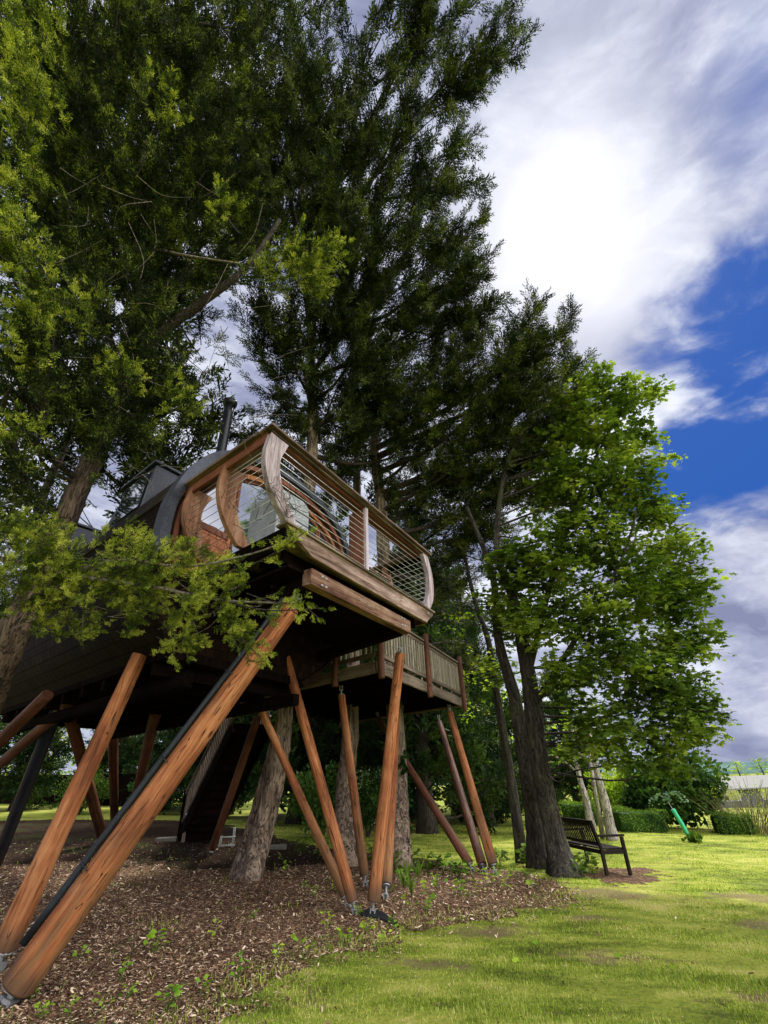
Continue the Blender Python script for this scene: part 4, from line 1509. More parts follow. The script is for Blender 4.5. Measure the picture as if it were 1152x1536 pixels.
# third trunk behind, between the front stilts
b3 = og(519, 1300, -.05)
T = thing('conifer', 'bare lower trunk between the two front stilts with a crown hidden above the house', 'tree', b3)
ax3 = [b3, at(519, 1180, 11), at(526, 1090, 11.6), at(532, 900, 13.4), at(535, 700, 15.8), at(535, 560, 18)]
trunk('trunk', ax3, [.22, .20, .18, .16, .13, .08], 'bark_grey', T, 20, 50, .14, 5, .3)
conifer_crown(blobs_px([(540, 640, 16.5, 60, .7), (470, 600, 16.5, 50, .5), (560, 560, 17, 70, .7), (430, 690, 16, 40, .4), (600, 760, 16, 50, .6)]), ax3, 14, 1.5, .5, COARSE, 'cypress', T, 103)

# ---- the near yew on the left
by = og(-120, 1330, -.1)
axy = [by, at(-40, 1090, 6.2), at(20, 950, 6.2), at(75, 830, 6.8), at(120, 730, 7.4), at(160, 640, 8.1), at(200, 500, 9.3), at(215, 300, 11), at(220, 60, 13.5)]
T = thing('yew_tree', 'leaning brown trunked yew at the left whose branches hang over the house', 'tree', by)
trunk('trunk', axy, [.25, .20, .19, .175, .165, .15, .12, .09, .05], 'bark_brown', T, 26, 80, .13, 12, .3)
limb_specs = [([at(100, 780, 7.1), at(40, 730, 6.8), at(20, 640, 6.5), at(60, 520, 6.4)], [.07, .05, .03]),
              ([at(190, 540, 9), at(240, 500, 8.8), at(300, 455, 8.8), at(370, 400, 9), at(420, 330, 9.4)], [.12, .09, .07, .04]),
              ([at(200, 520, 9.1), at(250, 470, 8.6), at(265, 440, 8.6), at(290, 380, 8.8)], [.09, .05, .03]),
              ([at(215, 300, 11), at(150, 120, 10), at(185, 60, 9.5), at(260, 35, 9.5), at(330, 40, 9.5)], [.10, .07, .05, .03]),
              ([at(150, 380, 9), at(210, 372, 8.4), at(290, 385, 8.0), at(360, 395, 8)], [.03, .025, .012]),
              ([at(120, 740, 7.6), at(80, 800, 8), at(55, 850, 8.4), at(60, 760, 8.6), at(110, 640, 9)], [.08, .09, .06])]
for P, R in limb_specs:
    tube('limb', P, R, M['bark_limb'] if R[0] > .05 else M['twig'], T, 12, .06, 3, n=24)
YB = blobs_px([(60, 760, 6.2, 45, .8), (150, 690, 7.0, 34, .8), (20, 690, 6, 40), (130, 640, 6.9, 45), (40, 850, 5.8, 40, .8), (200, 640, 7.2, 45), (30, 560, 6, 60), (200, 70, 8.5, 110), (330, 90, 9.5, 110), (110, 230, 8, 100), (210, 240, 8.2, 100), (320, 230, 9, 90), (120, 390, 7.6, 90), (230, 370, 8.5, 90), (330, 330, 9, 80),
               (120, 520, 7.6, 80), (190, 480, 7.4, 75), (290, 470, 9.2, 50, .45), (240, 600, 7.8, 58), (150, 600, 7.4, 50), (280, 640, 8.2, 38, .8), (60, 620, 6.6, 60), (40, 730, 6.4, 38, .6), (330, 520, 9, 24, .5),
               (240, 540, 8.4, 45, .8), (90, 90, 7.4, 90), (60, 500, 6.2, 55)])
conifer_crown(YB, axy, 44, .85, .28, MIDS, 'yew', T, 201, up=.1, name='crown')
YN = blobs_px([(30, 120, 5.6, 60), (70, 40, 6, 50, .7), (25, 250, 5.6, 50, .7), (30, 370, 5.4, 62), (60, 470, 5.8, 40, .8), (20, 520, 5.6, 40), (470, 390, 8.4, 50), (410, 400, 8.4, 38, .8), (330, 300, 7.6, 26, .8), (250, 150, 7, 34, .7),
               (130, 470, 6.6, 40, .6), (180, 560, 6.8, 36, .8), (30, 640, 5.8, 34, .8), (270, 600, 7.2, 36, .7), (25, 800, 5.4, 30, .7)])
conifer_crown(YN, axy, 170, .5, .17, FINE, 'yew_bright', T, 202, limbs=False, up=.1, name='young_growth')
# the low bough hanging in front of the house
LB = blobs_px([(80, 870, 5.0, 45), (180, 880, 4.8, 40), (350, 930, 4.5, 26), (320, 860, 4.6, 30), (200, 930, 4.7, 26), (60, 800, 5.1, 36), (405, 925, 4.45, 9), (290, 960, 4.55, 22), (385, 985, 4.45, 9), (50, 840, 5.0, 50), (20, 800, 5.2, 36), (120, 850, 4.9, 42), (185, 830, 4.8, 44), (240, 850, 4.7, 44), (225, 900, 4.7, 34), (150, 890, 4.8, 34, .8), (290, 840, 4.6, 34), (300, 890, 4.5, 36), (340, 910, 4.5, 28),
               (270, 940, 4.6, 30), (255, 975, 4.6, 18), (80, 920, 5.1, 42, .9), (130, 935, 5.1, 26, .7), (350, 870, 4.5, 18, .8), (378, 955, 4.5, 18), (400, 815, 4.3, 17, .7), (435, 800, 4.25, 13, .8), (365, 850, 4.4, 14, .7),
               (360, 940, 4.5, 20, .8), (30, 900, 5.1, 30, .8), (10, 860, 5.1, 30)])
exL = [(at(330, 900, 4.5), at(480, 912, 4.25), .008), (at(370, 890, 4.5), at(450, 905, 4.3), .006), (at(340, 860, 4.5), at(455, 800, 4.2), .006), (at(250, 930, 4.6), at(262, 985, 4.6), .006), (at(340, 930, 4.5), at(392, 985, 4.45), .006),
       (at(90, 900, 5), at(118, 955, 5), .006)]
axL = [at(-60, 830, 5.3), at(-60, 900, 5.3) - np.array([0, 0, .5])]
conifer_crown(LB, axL, 560, .32, .10, FINE, 'yew_bright', T, 203, limbs=False, up=.15, name='low_bough', extra=exL, step=.04, sag=.05)
lbw = [(smooth_path([at(-40, 830, 5.4), at(60, 850, 5.0), at(140, 868, 4.85), at(230, 880, 4.7), at(330, 900, 4.55), at(440, 905, 4.4)], 26), [.035, .02, .008], 8),
       (smooth_path([at(100, 860, 4.9), at(180, 840, 4.8), at(280, 850, 4.6), at(380, 830, 4.4), at(440, 805, 4.25)], 20), [.018, .006], 6)]
rr = np.random.default_rng(77)
for k in range(46):
    x0, y0 = rr.uniform(0, 380), rr.uniform(830, 930)
    t0 = 5.05 - x0 * .0014
    a = rr.uniform(-2.6, .5)
    l = rr.uniform(25, 70)
    p0 = at(x0, y0, t0)
    p1 = at(x0 + l * math.cos(a), y0 - l * math.sin(a) * .6, t0 - rr.uniform(-.2, .2))
    lbw.append((smooth_path([p0, (p0 + p1) / 2 + rr.normal(size=3) * .03, p1], 6), [.004, .0018], 5))
tubes('low_bough_twigs', lbw, M['twig'], T)
dd = []
for k in range(70):
    x0, y0 = rr.uniform(0, 420), rr.uniform(250, 780)
    t0 = 6.4 + x0 * .004
    a = rr.uniform(-3, .5)
    l = rr.uniform(30, 90)
    p0 = at(x0, y0, t0)
    p1 = at(x0 + l * math.cos(a), y0 - l * math.sin(a), t0 + rr.uniform(-.2, .2))
    dd.append((smooth_path([p0, (p0 + p1) / 2 + rr.normal(size=3) * .06, p1], 6), [.006, .002], 5))
tubes('dead_twigs', dd, M['twig'], T)

# ---- conifer further back on the left that closes the canopy
b0 = og(318, 1226)
T = thing('conifer', 'big dark conifer behind the yew closing the canopy over the roof', 'tree', b0)
ax0 = [b0, b0 + np.array([-.3, -.3, 3.0]), at(215, 700, 15), at(230, 500, 16.5), at(240, 200, 19)]
trunk('trunk', ax0, [.3, .28, .26, .2, .1], 'bark_limb', T, 16, 30, .1, 8, .3)
conifer_crown(blobs_px([(80, 120, 13, 170), (280, 90, 14, 150, .7), (120, 380, 13, 150), (300, 330, 14, 120), (100, 580, 13, 110, .9), (220, 560, 13, 90, .9), (330, 240, 14, 110, .6), (480, 300, 16, 90, .4), (40, 720, 13, 90, .7),
                        (210, 700, 14, 75, .7), (280, 720, 14, 50, .7), (300, 640, 13.5, 45, .9)]), ax0, 10, 1.9, .62, COARSE, 'cypress', T, 104, step=.11)

# ---- maple
bm = og(845, 1312, -.05)
T = thing('maple_tree', 'fresh green maple leaning over the lawn with its flared trunk by the bench', 'tree', bm)
m1 = [bm, at(828, 1240, 9.3), at(812, 1150, 9.6), at(800, 1060, 10), at(788, 990, 10.3), at(770, 900, 10.8), at(745, 820, 11.4), at(760, 700, 12), at(800, 620, 12.4)]
trunk('trunk', m1, [.235, .19, .175, .165, .14, .11, .08, .05, .03], 'bark_dark', T, 24, 80, .11, 21, .75)
mb = [(og(808, 1302, -.05), at(800, 1230, 9.9), at(785, 1130, 10.1), at(770, 1040, 10.5), at(748, 960, 10.9), at(738, 860, 11.5), at(700, 760, 12.2))]
trunk('second_trunk', mb[0], [.19, .165, .15, .135, .11, .08, .05], 'bark_dark', T, 18, 50, .09, 22, .4)
trunk('limb', [at(800, 1060, 10), at(850, 980, 9.8), at(900, 900, 9.8), at(940, 820, 10), at(960, 740, 10.2)], [.08, .05, .03, .015], 'bark_dark', T, 10, 24, .05, 23)
trunk('limb', [at(793, 1010, 10.2), at(830, 860, 10.8), at(870, 740, 11.2), at(930, 620, 11.5), at(975, 585, 11.6)], [.07, .05, .03, .012], 'bark_dark', T, 10, 24, .05, 24)
trunk('limb', [at(812, 1150, 9.6), at(880, 1090, 9.2), at(960, 1060, 9), at(1040, 1080, 9)], [.05, .035, .02, .01], 'bark_dark', T, 10, 24, .05, 25)
trunk('limb', [at(780, 960, 10.4), at(850, 900, 10), at(960, 860, 9.8), at(1040, 840, 9.8)], [.05, .035, .02, .01], 'bark_dark', T, 10, 24, .05, 26)


def maple_tmpl(seed):
    r = np.random.default_rng(seed)
    pts = [(0, 0)]
    lob = [(-125, .42), (-95, .22), (-68, .52), (-42, .28), (0, .62), (42, .28), (68, .52), (95, .22), (125, .42)]
    V = [(0, 0, 0)]
    for i, (a, l) in enumerate(lob):
        a = math.radians(a)
        l *= r.uniform(.9, 1.1)
        V.append((.42 + math.cos(a) * l, math.sin(a) * l, -.10 * l * l * 2 + r.normal() * .03))
    return np.array(V), np.array([list(range(len(V)))])


MAPLE = [maple_tmpl(k) for k in range(5)]


def broad_crown(blobs, axis, ntw, tl, lsize, tm, lmat, tree, seed, name='crown', lmatb='bark_limb', nl=11, limbs=True, droop=.15):
    r = np.random.default_rng(seed)
    PP, DD, SS, RR, tw = [], [], [], [], []
    for C, R, k in blobs:
        n = max(3, int(ntw * k * R * R))
        v = r.normal(size=(n, 3))
        v /= np.linalg.norm(v, axis=1)[:, None]
        P = C + v * (r.random(n) ** .4)[:, None] * np.array([R, R, R * .85])
        A = axis_point(axis, C[2] - R * .6)
        out = norm((C - A) * np.array([1, 1, .5]))
        if limbs:
            tw.append((smooth_path([A, A * .5 + C * .5 + r.normal(size=3) * .15, C], 8), [.012 + .006 * np.linalg.norm(C - A), .005], 6))
        for i in range(n):
            d = norm(out * .9 + (P[i] - C) / R * np.array([1, 1, .35]) + r.normal(size=3) * np.array([.4, .4, .12]))
            L = tl * r.uniform(.6, 1.3)
            p0 = P[i] - d * L * .5
            s = r.random(nl)
            ps = p0 + d * L * s[:, None]
            ps[:, 2] -= droop * L * s * s
            if limbs and i % 6 == 0:
                tw.append((np.array([p0 - d * L * .3, p0 + d * L * .5, p0 + d * L - np.array([0, 0, droop * L])]), [.007, .004, .0015], 4))
            a = r.random(nl) * 6.283
            hd = np.stack([np.cos(a), np.sin(a), r.normal(size=nl) * .25 - .25], -1) + d * .6
            PP.append(ps + r.normal(size=(nl, 3)) * .05)
            DD.append(hd)
            SS.append(lsize * r.uniform(.6, 1.25, nl))
            RR.append(r.normal(size=nl) * .45)
    V, F = instance(tm, np.vstack(PP), np.vstack(DD), np.concatenate(RR), np.concatenate(SS), r)
    o = fast(name, V, F, M[lmat], tree)
    if tw:
        tubes('branches', tw, M[lmatb], tree)
    return o


MBL = blobs_px([(930, 600, 11.5, 38, .8), (965, 590, 11.6, 22, .8), (890, 640, 11.5, 40, .8), (860, 720, 11.2, 50), (930, 720, 10.8, 50), (990, 690, 10.8, 16, .6), (975, 760, 10.4, 36), (900, 800, 10.5, 60), (1000, 820, 10.2, 42),
                (830, 830, 10.6, 55), (770, 850, 10.6, 40, .8), (960, 880, 9.8, 60), (1030, 870, 10, 34), (880, 920, 9.8, 60), (800, 930, 10, 45, .9), (1010, 950, 9.6, 50), (1060, 900, 9.9, 14, .5), (930, 990, 9.2, 62), (850, 1010, 9.3, 45),
                (1025, 1030, 9.2, 40), (980, 1070, 9, 55), (890, 1080, 9, 50), (1040, 1085, 9, 32), (1005, 1125, 8.8, 34), (920, 1130, 8.8, 36, .8), (860, 1130, 9, 30, .5), (1068, 1075, 9, 14, .8), (740, 900, 11, 30, .6),
                (985, 1150, 8.9, 20, .7), (930, 660, 11.2, 38, .7), (960, 660, 11, 20, .6), (745, 1000, 11.5, 30, .4), (820, 720, 12, 40, .5), (860, 600, 12, 34, .7), (840, 670, 12, 45, .7), (890, 570, 11.8, 26, .7), (770, 930, 11, 45, .7), (800, 870, 11, 45, .7), (830, 770, 11.5, 45, .6), (1050, 1055, 9, 20, .8), (1050, 960, 9.5, 26), (1010, 900, 9.8, 36), (985, 1010, 9, 45)])
broad_crown(MBL, m1, 200, .55, .142, MAPLE, 'maple', T, 301, nl=11)

# slimmer trees beside the maple
b4 = og(784, 1294, -.03)
T = thing('young_tree', 'slim dark leaning tree left of the maple trunks', 'tree', b4)
ax4 = [b4, at(765, 1160, 11), at(748, 1060, 11.6), at(732, 960, 12.3), at(712, 900, 13), at(690, 800, 14)]
trunk('trunk', ax4, [.125, .10, .09, .075, .06, .04], 'bark_dark', T, 16, 40, .07, 31, .3)
broad_crown(blobs_px([(730, 960, 12.4, 35, .7), (705, 1000, 13, 40, .7), (720, 1080, 13, 30, .6), (765, 1020, 12.5, 25, .6), (690, 930, 13.5, 35, .7)]), ax4, 16, .6, .11, LEAFQ, 'lime', T, 302)

# ---- pale trunked trees beyond the bench
for k, (x0, y0, x1, y1, lab, bl) in enumerate([
        (919, 1260, 893, 1150, 'pale trunked tree standing alone on the lawn right of the bench', [(880, 1080, 14, 50), (930, 1120, 14, 40), (840, 1100, 15, 40)]),
        (887, 1245, 868, 1160, 'pale leaning tree behind the bench back', [(850, 1100, 18, 50), (880, 1060, 18, 45)])]):
    b = og(x0, y0, -.02)
    tt = (b - CAM) @ FW
    T = thing('pale_tree', lab, 'tree', b)
    ax = [b, (b + at(x1, y1, tt + .7)) / 2 + np.array([.05, 0, 0]), at(x1, y1, tt + .7), at(x1 - 12, y1 - 80, tt + 1.6)]
    trunk('trunk', ax, [.155, .125, .10, .05], 'bark_pale', T, 14, 24, .06, 41 + k, .3)
    trunk('limb', [ax[2], ax[2] + np.array([-.5, .2, .5]), ax[2] + np.array([-1.1, .3, .7])], [.04, .02], 'bark_pale', T, 8, 8, .05, 5)
    broad_crown(blobs_px([q for q in bl]), ax, 5, .8, .16, LEAFQ, ['shrub', 'lime'][k], T, 310 + k)
T = thing('pale_tree', 'thin pale stem just left of the lone pale tree', 'tree', og(905, 1257))
b = og(905, 1257)
trunk('trunk', [b, at(893, 1190, 14.3), at(884, 1130, 14.9), at(880, 1090, 15.2)], [.08, .06, .045, .02], 'bark_pale', T, 12, 20, .06, 44, .2)
broad_crown(blobs_px([(878, 1090, 15.2, 30)]), [b, at(880, 1090, 15.2)], 5, .8, .16, LEAFQ, 'lime', T, 315, limbs=False)
# ------------------------------------------------------------------ background planting


def copy_thing(root, loc, rz, label, scale=1.0):
    r_ = root.copy()
    COL.objects.link(r_)
    r_.location = tuple(loc)
    r_.rotation_euler = (0, 0, rz)
    r_.scale = (scale,) * 3
    r_['label'] = label
    for ch in list(root.children):
        c = ch.copy()
        COL.objects.link(c)
        c.parent = r_
    return r_


def evergreen(loc, H, R, seed, label, skirt=.12, name='evergreen_tree'):
    T = thing(name, label, 'tree', loc, 'evergreens beyond the house')
    L = np.array(loc, float)
    ax = [L, L + np.array([.1, 0, H * .5]), L + np.array([0, .1, H])]
    trunk('trunk', ax, [R * .09, R * .07, .03], 'bark_limb', T, 12, 20, .1, seed, .3)
    r = np.random.default_rng(seed)
    bl = []
    for k in range(26):
        h = skirt + (1 - skirt) * (k + .5) / 26
        rad = R * (1 - h) ** .6 * r.uniform(.35, .85)
        a = k * 2.4 + r.uniform(-.4, .4)
        bl.append((L + np.array([math.cos(a) * rad, math.sin(a) * rad, h * H]), R * (.24 + .22 * (1 - h)), 1))
    conifer_crown(bl, ax, 11, 1.4, .62, COARSE, 'far_dark', T, seed, up=-.1, step=.13)
    return T


E1 = evergreen(og(640, 1250), 11, 3.1, 501, 'dark evergreen with low sweeping branches behind the deck stilts')
E2 = evergreen(og(440, 1236), 9, 2.6, 502, 'dark evergreen behind the grey twisted trunk under the house')
spots = [(E1, 452, 1230, .3, 1.4, 'very tall dark evergreen added behind the middle of the house for shade'), (E1, 300, 1216, 1.9, 1.45, 'very tall dark evergreen added behind the stairs for shade'),  # both added to keep the sun off the ground under the house
         (E2, 20, 1216, .9, .9, 'dark evergreen in front of the fence at the far left'), (E1, -120, 1225, 2.9, .9, 'dark evergreen at the left edge beyond the steel pipe'), (E2, 165, 1208, 5.9, 1.0, 'dark evergreen behind the round clipped shrub'),
         (E1, 735, 1240, 1.0, .8, 'dark evergreen with a thick trunk beyond the leaning stilts'), (E2, 560, 1238, 2.1, .9, 'dark evergreen seen between the two front stilts'),
         (E1, 340, 1222, 3.3, .85, 'dark evergreen beyond the staircase'),
         (E2, 250, 1214, 4.4, .7, 'dark evergreen left of the staircase past the lawn strip'), (E1, 690, 1226, 5.2, 1.15, 'tallest dark evergreen far behind the deck'),
         (E2, 505, 1222, 1.2, 1.2, 'dark evergreen standing farther back behind the middle trunk'), (E1, 870, 1225, 2.8, .62, 'dark evergreen behind the pale trunks near the bench')]
for src, x, y, rz, sc, lab in spots:
    copy_thing(src, og(x, y), rz, lab, sc)


def broadleaf(loc, H, R, seed, label, mat, name='broadleaf_tree', cat='tree', grp='leafy trees beyond the house', low=.15, ls=.2):
    T = thing(name, label, cat, loc, grp)
    L = np.array(loc, float)
    ax = [L, L + np.array([.15, 0, H * .4]), L + np.array([0, .1, H * .85])]
    trunk('trunk', ax, [R * .08, R * .06, .03], 'bark_limb', T, 12, 16, .08, seed, .3)
    r = np.random.default_rng(seed)
    bl = []
    for k in range(22):
        h = low + (1 - low) * (k + .5) / 22
        rad = R * math.sqrt(max(.02, 1 - (2 * h - .9) ** 2)) * r.uniform(.3, .8)
        a = k * 2.4
        bl.append((L + np.array([math.cos(a) * rad, math.sin(a) * rad, h * H]), R * r.uniform(.26, .4), 1))
    broad_crown(bl, ax, 9, .9, ls, LEAFQ, mat, T, seed, nl=12)
    return T


L1 = broadleaf(og(60, 1196), 8, 3.6, 601, 'yellow green tree past the fence at the far left', 'lime')
L2 = broadleaf(og(960, 1226), 4.2, 2.3, 602, 'light green bushy tree behind the clipped hedge', 'lime', low=.02)
for src, x, y, rz, sc, lab in [(L2, 735, 1232, 1.3, 1.4, 'yellow green bush glowing behind the slim leaning tree'), (L2, 620, 1228, 3.3, 1.5, 'yellow green bush lit up behind the dark evergreens'), (L1, -60, 1200, 1, 1.3, 'yellow green tree at the very left edge behind the dark steel pipe'), (L1, 175, 1203, 2.2, 1.15, 'yellow green tree showing between the left stilts'),
                               (L1, 700, 1214, 3.0, 1.2, 'pale leafy tree far behind the dark evergreens'), (L2, 770, 1226, 4.0, 1.3, 'yellow green tree glowing between the slim tree and the maple'),
                               (L1, 840, 1212, 5.0, .9, 'pale green tree behind the maple trunk'), (L2, 560, 1222, 2.0, 1.2, 'pale leafy bush between the front stilts far back'), (L1, 400, 1206, 3.0, .9, 'pale leafy tree behind the evergreens in the middle')]:
    copy_thing(src, og(x, y), rz, lab, sc)


# clipped hedges
def hedge(p, q, h, w, label, seed):
    p, q = np.array(p, float), np.array(q, float)
    T = thing('hedge', label, 'hedge', (p + q) / 2)
    d = norm(q - p)
    n = np.array([d[1], -d[0], 0])
    L = np.linalg.norm(q - p)
    boxes('core', [((p + q) / 2 + ZV * h * .46, d * (L / 2 - .08), n * (w / 2 - .08), ZV * (h * .46))], M['ivy'], T, .08)
    r = np.random.default_rng(seed)
    N = int(1500 * L * (h + w))
    u = r.random(N) * L
    s = r.random(N) * (2 * h + w)
    P = np.zeros((N, 3))
    D = np.zeros((N, 3))
    m1_, m2_ = s < h, s > h + w
    mid_ = ~(m1_ | m2_)
    P[:] = p + d * u[:, None]
    off = np.where(m1_, w / 2, np.where(m2_, -w / 2, w / 2 - (s - h)))
    z = np.where(m1_, s, np.where(m2_, s - h - w, h)) * (1 + .07 * np.sin(u * 2.3 + seed) + .05 * np.sin(u * 5.1)) + r.normal(size=N) * .03
    P += n * (off * (1 + .08 * np.sin(u * 3.1 + z * 4)) + r.normal(size=N) * .05)[:, None] + ZV * z[:, None]
    D[:] = n * np.where(m1_, 1, np.where(m2_, -1, 0))[:, None] + ZV * np.where(mid_, 1, .3)[:, None] + r.normal(size=(N, 3)) * .6
    V, F = instance(LEAFQ, P, D, r.random(N) * 6.3, r.uniform(.03, .06, N), r)
    fast('leaves', V, F, M['hedge'], T)


hedge(og(925, 1247), og(1000, 1248), .62, .9, 'low clipped hedge with a bright green top on the far lawn edge', 71)
hedge(og(1072, 1250), og(1135, 1251), .55, .8, 'low clipped hedge at the far right edge of the lawn', 72)
hedge(og(845, 1236), og(900, 1238), .75, .9, 'dark clipped hedge behind the bench and pale trunk', 73)


def bush(name, loc, rads, label, mat, seed, per=1500, ls=.12, nb=7):
    T = thing(name, label, 'shrub', loc)
    r = np.random.default_rng(seed)
    L = np.array(loc, float)
    R = np.array(rads, float)
    bl = [(L + ZV * R[2] * .9, R * .8, 1)]
    for k in range(nb):
        a = k * 2.4
        bl.append((L + np.array([math.cos(a) * R[0] * .5, math.sin(a) * R[1] * .5, R[2] * r.uniform(.5, 1.35)]), R * r.uniform(.4, .6), 1))
    scatter('leaves', bl, per, ls, mat, T, seed, shell=.35)
    tw = []
    for k in range(12):
        a = k * 2.1
        e = L + np.array([math.cos(a) * R[0] * .6, math.sin(a) * R[1] * .6, R[2] * r.uniform(.9, 1.6)])
        tw.append((smooth_path([L, (L + e) / 2 + ZV * .1, e], 6), [.04, .01], 5))
    tubes('stems', tw, M['bark_limb'], T)
    return T


bush('laurel_bush', og(1045, 1247) + np.array([0, .8, 0]), (1.9, 1.3, 1.35), 'big dark glossy bush behind the green tree guard', 'shrub', 81, 1500, .17)
bush('laurel_bush', og(1000, 1246) + np.array([0, .9, 0]), (1.2, 1.0, .8), 'dark shrub left of the big glossy bush', 'shrub', 82, 1300, .14)
bush('round_shrub', og(118, 1222), (1.35, 1.3, 1.15), 'round clipped green shrub by the lawn strip under the house', 'hedge', 83, 2600, .09, 3)
fs = bush('flowering_shrub', og(552, 1256), (1.0, .9, 1.05), 'dark shrub dotted with small white flowers between the front stilts', 'shrub', 84, 1700, .10)
scatter('flowers', [(og(556, 1256) + np.array([0, -.4, 1.15]), np.array([.75, .6, .85]), 1)], 500, .04, 'petal', fs, 85, shell=.3)
bush('dark_shrub', og(478, 1258), (1.1, 1.0, 1.1), 'dark shrub right of the grey twisted trunk', 'shrub', 86, 1300, .12)
bush('bramble_bush', og(1000, 1241) + np.array([-1.2, 1.6, 0]), (1.3, .9, 1.2), 'light green loose shrub behind the low clipped hedge', 'lime', 87, 900, .13)
bush('dark_shrub', og(220, 1222), (1.2, 1.0, .9), 'dark shrub beyond the lawn strip left of the stairs', 'shrub', 88, 1300, .14)
bush('dark_shrub', og(330, 1228), (1.6, 1.0, 1.2), 'dark shrub behind the staircase foot', 'shrub', 89, 1100, .14)

# brown willow shoots
wl = thing('willow_clump', 'brown upright willow shoots at the right edge in front of the shed', 'shrub', og(1135, 1250))
wb = og(1135, 1250)
r = np.random.default_rng(91)
sp = []
for k in range(130):
    a = r.random() * 6.28
    b = wb + np.array([math.cos(a), math.sin(a), 0]) * r.random() * .7
    e = b + np.array([math.cos(a) * r.uniform(.1, 1.2), math.sin(a) * .8, r.uniform(.7, 1.7)])
    sp.append((smooth_path([b, (b + e) / 2 + r.normal(size=3) * .06, e], 5), [.012, .005], 4))
tubes('shoots', sp, M['dead'], wl)
scatter('leaves', [(wb + ZV * 1.2, np.array([1.1, .9, 1.1]), .5)], 500, .05, 'lime', wl, 92)

# shed
sh = thing('shed', 'low grey building with a pale roof behind the bushes at the right', 'shed', og(1180, 1236))
c = at(1190, 1206, 30)
c[2] = gz(c[0], c[1])
ztop = at(1140, 1184, 29)[2]
zr = at(1100, 1168, 29)[2]
x0, x1 = at(1092, 1200, 29)[0], at(1400, 1200, 29)[0]
yy = c[1]
boxes('wall', [(np.array([(x0 + x1) / 2, yy + 2.5, (c[2] + ztop) / 2]), np.array([(x1 - x0) / 2, 0, 0]), np.array([0, 2.5, 0]), np.array([0, 0, (ztop - c[2]) / 2]))], M['shed_wall'], sh)
prism('roof', [(x0 - .3, yy - .4, ztop - .02), (x0 - .3, yy + 2.5, zr), (x0 - .3, yy + 5.4, ztop - .02), (x0 - .3, yy + 5.4, ztop + .06), (x0 - .3, yy + 2.5, zr + .1), (x0 - .3, yy - .4, ztop + .06)], (x1 - x0 + .6, 0, 0), M['sheet_roof'], sh, 0)
for k in range(3):
    xx = x0 + 1.2 + k * 2.4
    w = boxes('window', [(np.array([xx, yy - .02, (c[2] + ztop) / 2 + .3]), np.array([.5, 0, 0]), np.array([0, .03, 0]), np.array([0, 0, .4]))], M['white_metal'], sh)
    boxes('pane', [(np.array([xx, yy - .06, (c[2] + ztop) / 2 + .3]), np.array([.43, 0, 0]), np.array([0, .012, 0]), np.array([0, 0, .33]))], M['glass'], w)
for k, (x, y, t, h, lab) in enumerate([(1150, 1175, 60, 3.0, 'distant pale green tree over the shed roof'), (1115, 1175, 75, 3.0, 'distant rounded tree left of the shed roof'), (1180, 1170, 66, 4, 'distant leafy tree beyond the right edge')]):
    b = at(x, y, t)
    b[2] = gz(b[0], b[1])
    copy_thing(L2, b, k * 1.3, lab, .9)

# fence at the left
fn = thing('board_fence', 'dark brown board fence behind the lawn strip at the left', 'fence', og(40, 1207))
p, q = og(-160, 1206), og(232, 1212)
d = norm(q - p)
L = np.linalg.norm(q - p)
nn = np.array([d[1], -d[0], 0])
ps = []
for k in range(int(L / .16)):
    c = p + (q - p) * (k + .5) / int(L / .16)
    ps.append((c + ZV * .85 + nn * (.01 if k % 2 else -.01), d * .078, nn * .012, ZV * .85))
boxes('board_panel', ps, M['dark_wood'], fn)
for k in range(int(L / 2.4)):
    c = p + d * (k * 2.4 + .2)
    beam('post', c - nn * .08, c - nn * .08 + ZV * 1.85, .1, .1, M['dark_wood'], fn, up=(1, 0, 0))

# ---- sapling in a green guard
sb = og(1037, 1263)
sp_ = thing('sapling', 'silvery sapling in a leaning green plastic tree guard on the lawn', 'sapling', sb)
topg = sb + np.array([-.26, 0, .82])
tube('tree_guard', [sb + ZV * .02, (sb + topg) / 2 + np.array([.02, 0, 0]), topg], [.055, .06, .062], M['guard'], sp_, 16, .04, 3, n=10)
tube('stem', [sb, topg, topg + np.array([-.1, 0, .25])], [.012, .01, .006], M['bark_pale'], sp_, 8, n=8)
r = np.random.default_rng(95)
PP, DD, SS = [], [], []
for k in range(9):
    a = k * .8 + .3
    b0 = topg + np.array([-.08, 0, .18])
    e = b0 + np.array([math.cos(a) * .40, math.sin(a) * .3, .10 + .16 * r.random()])
    path = smooth_path([b0, (b0 + e) / 2 + ZV * .16, e, e + np.array([math.cos(a) * .16, 0, -.2])], 14)
    for w in path:
        for j in range(1):
            PP.append(w)
            DD.append(np.array([math.cos(a) + r.normal() * .8, math.sin(a) + r.normal() * .8, r.normal() * .4]))
            SS.append(.09 * r.uniform(.6, 1.2))
V, F = instance(LEAFQ, np.array(PP), np.array(DD), r.random(len(PP)) * 6.3, np.array(SS), r)
fast('leaves', V, F, M['silver'], sp_)
scatter('grass_tuft', [(sb + np.array([0, -.05, .05]), np.array([.3, .25, .12]), 1)], 6500, .10, 'hedge', sp_, 96, upw=1.5)

# ---- low plants on the mulch


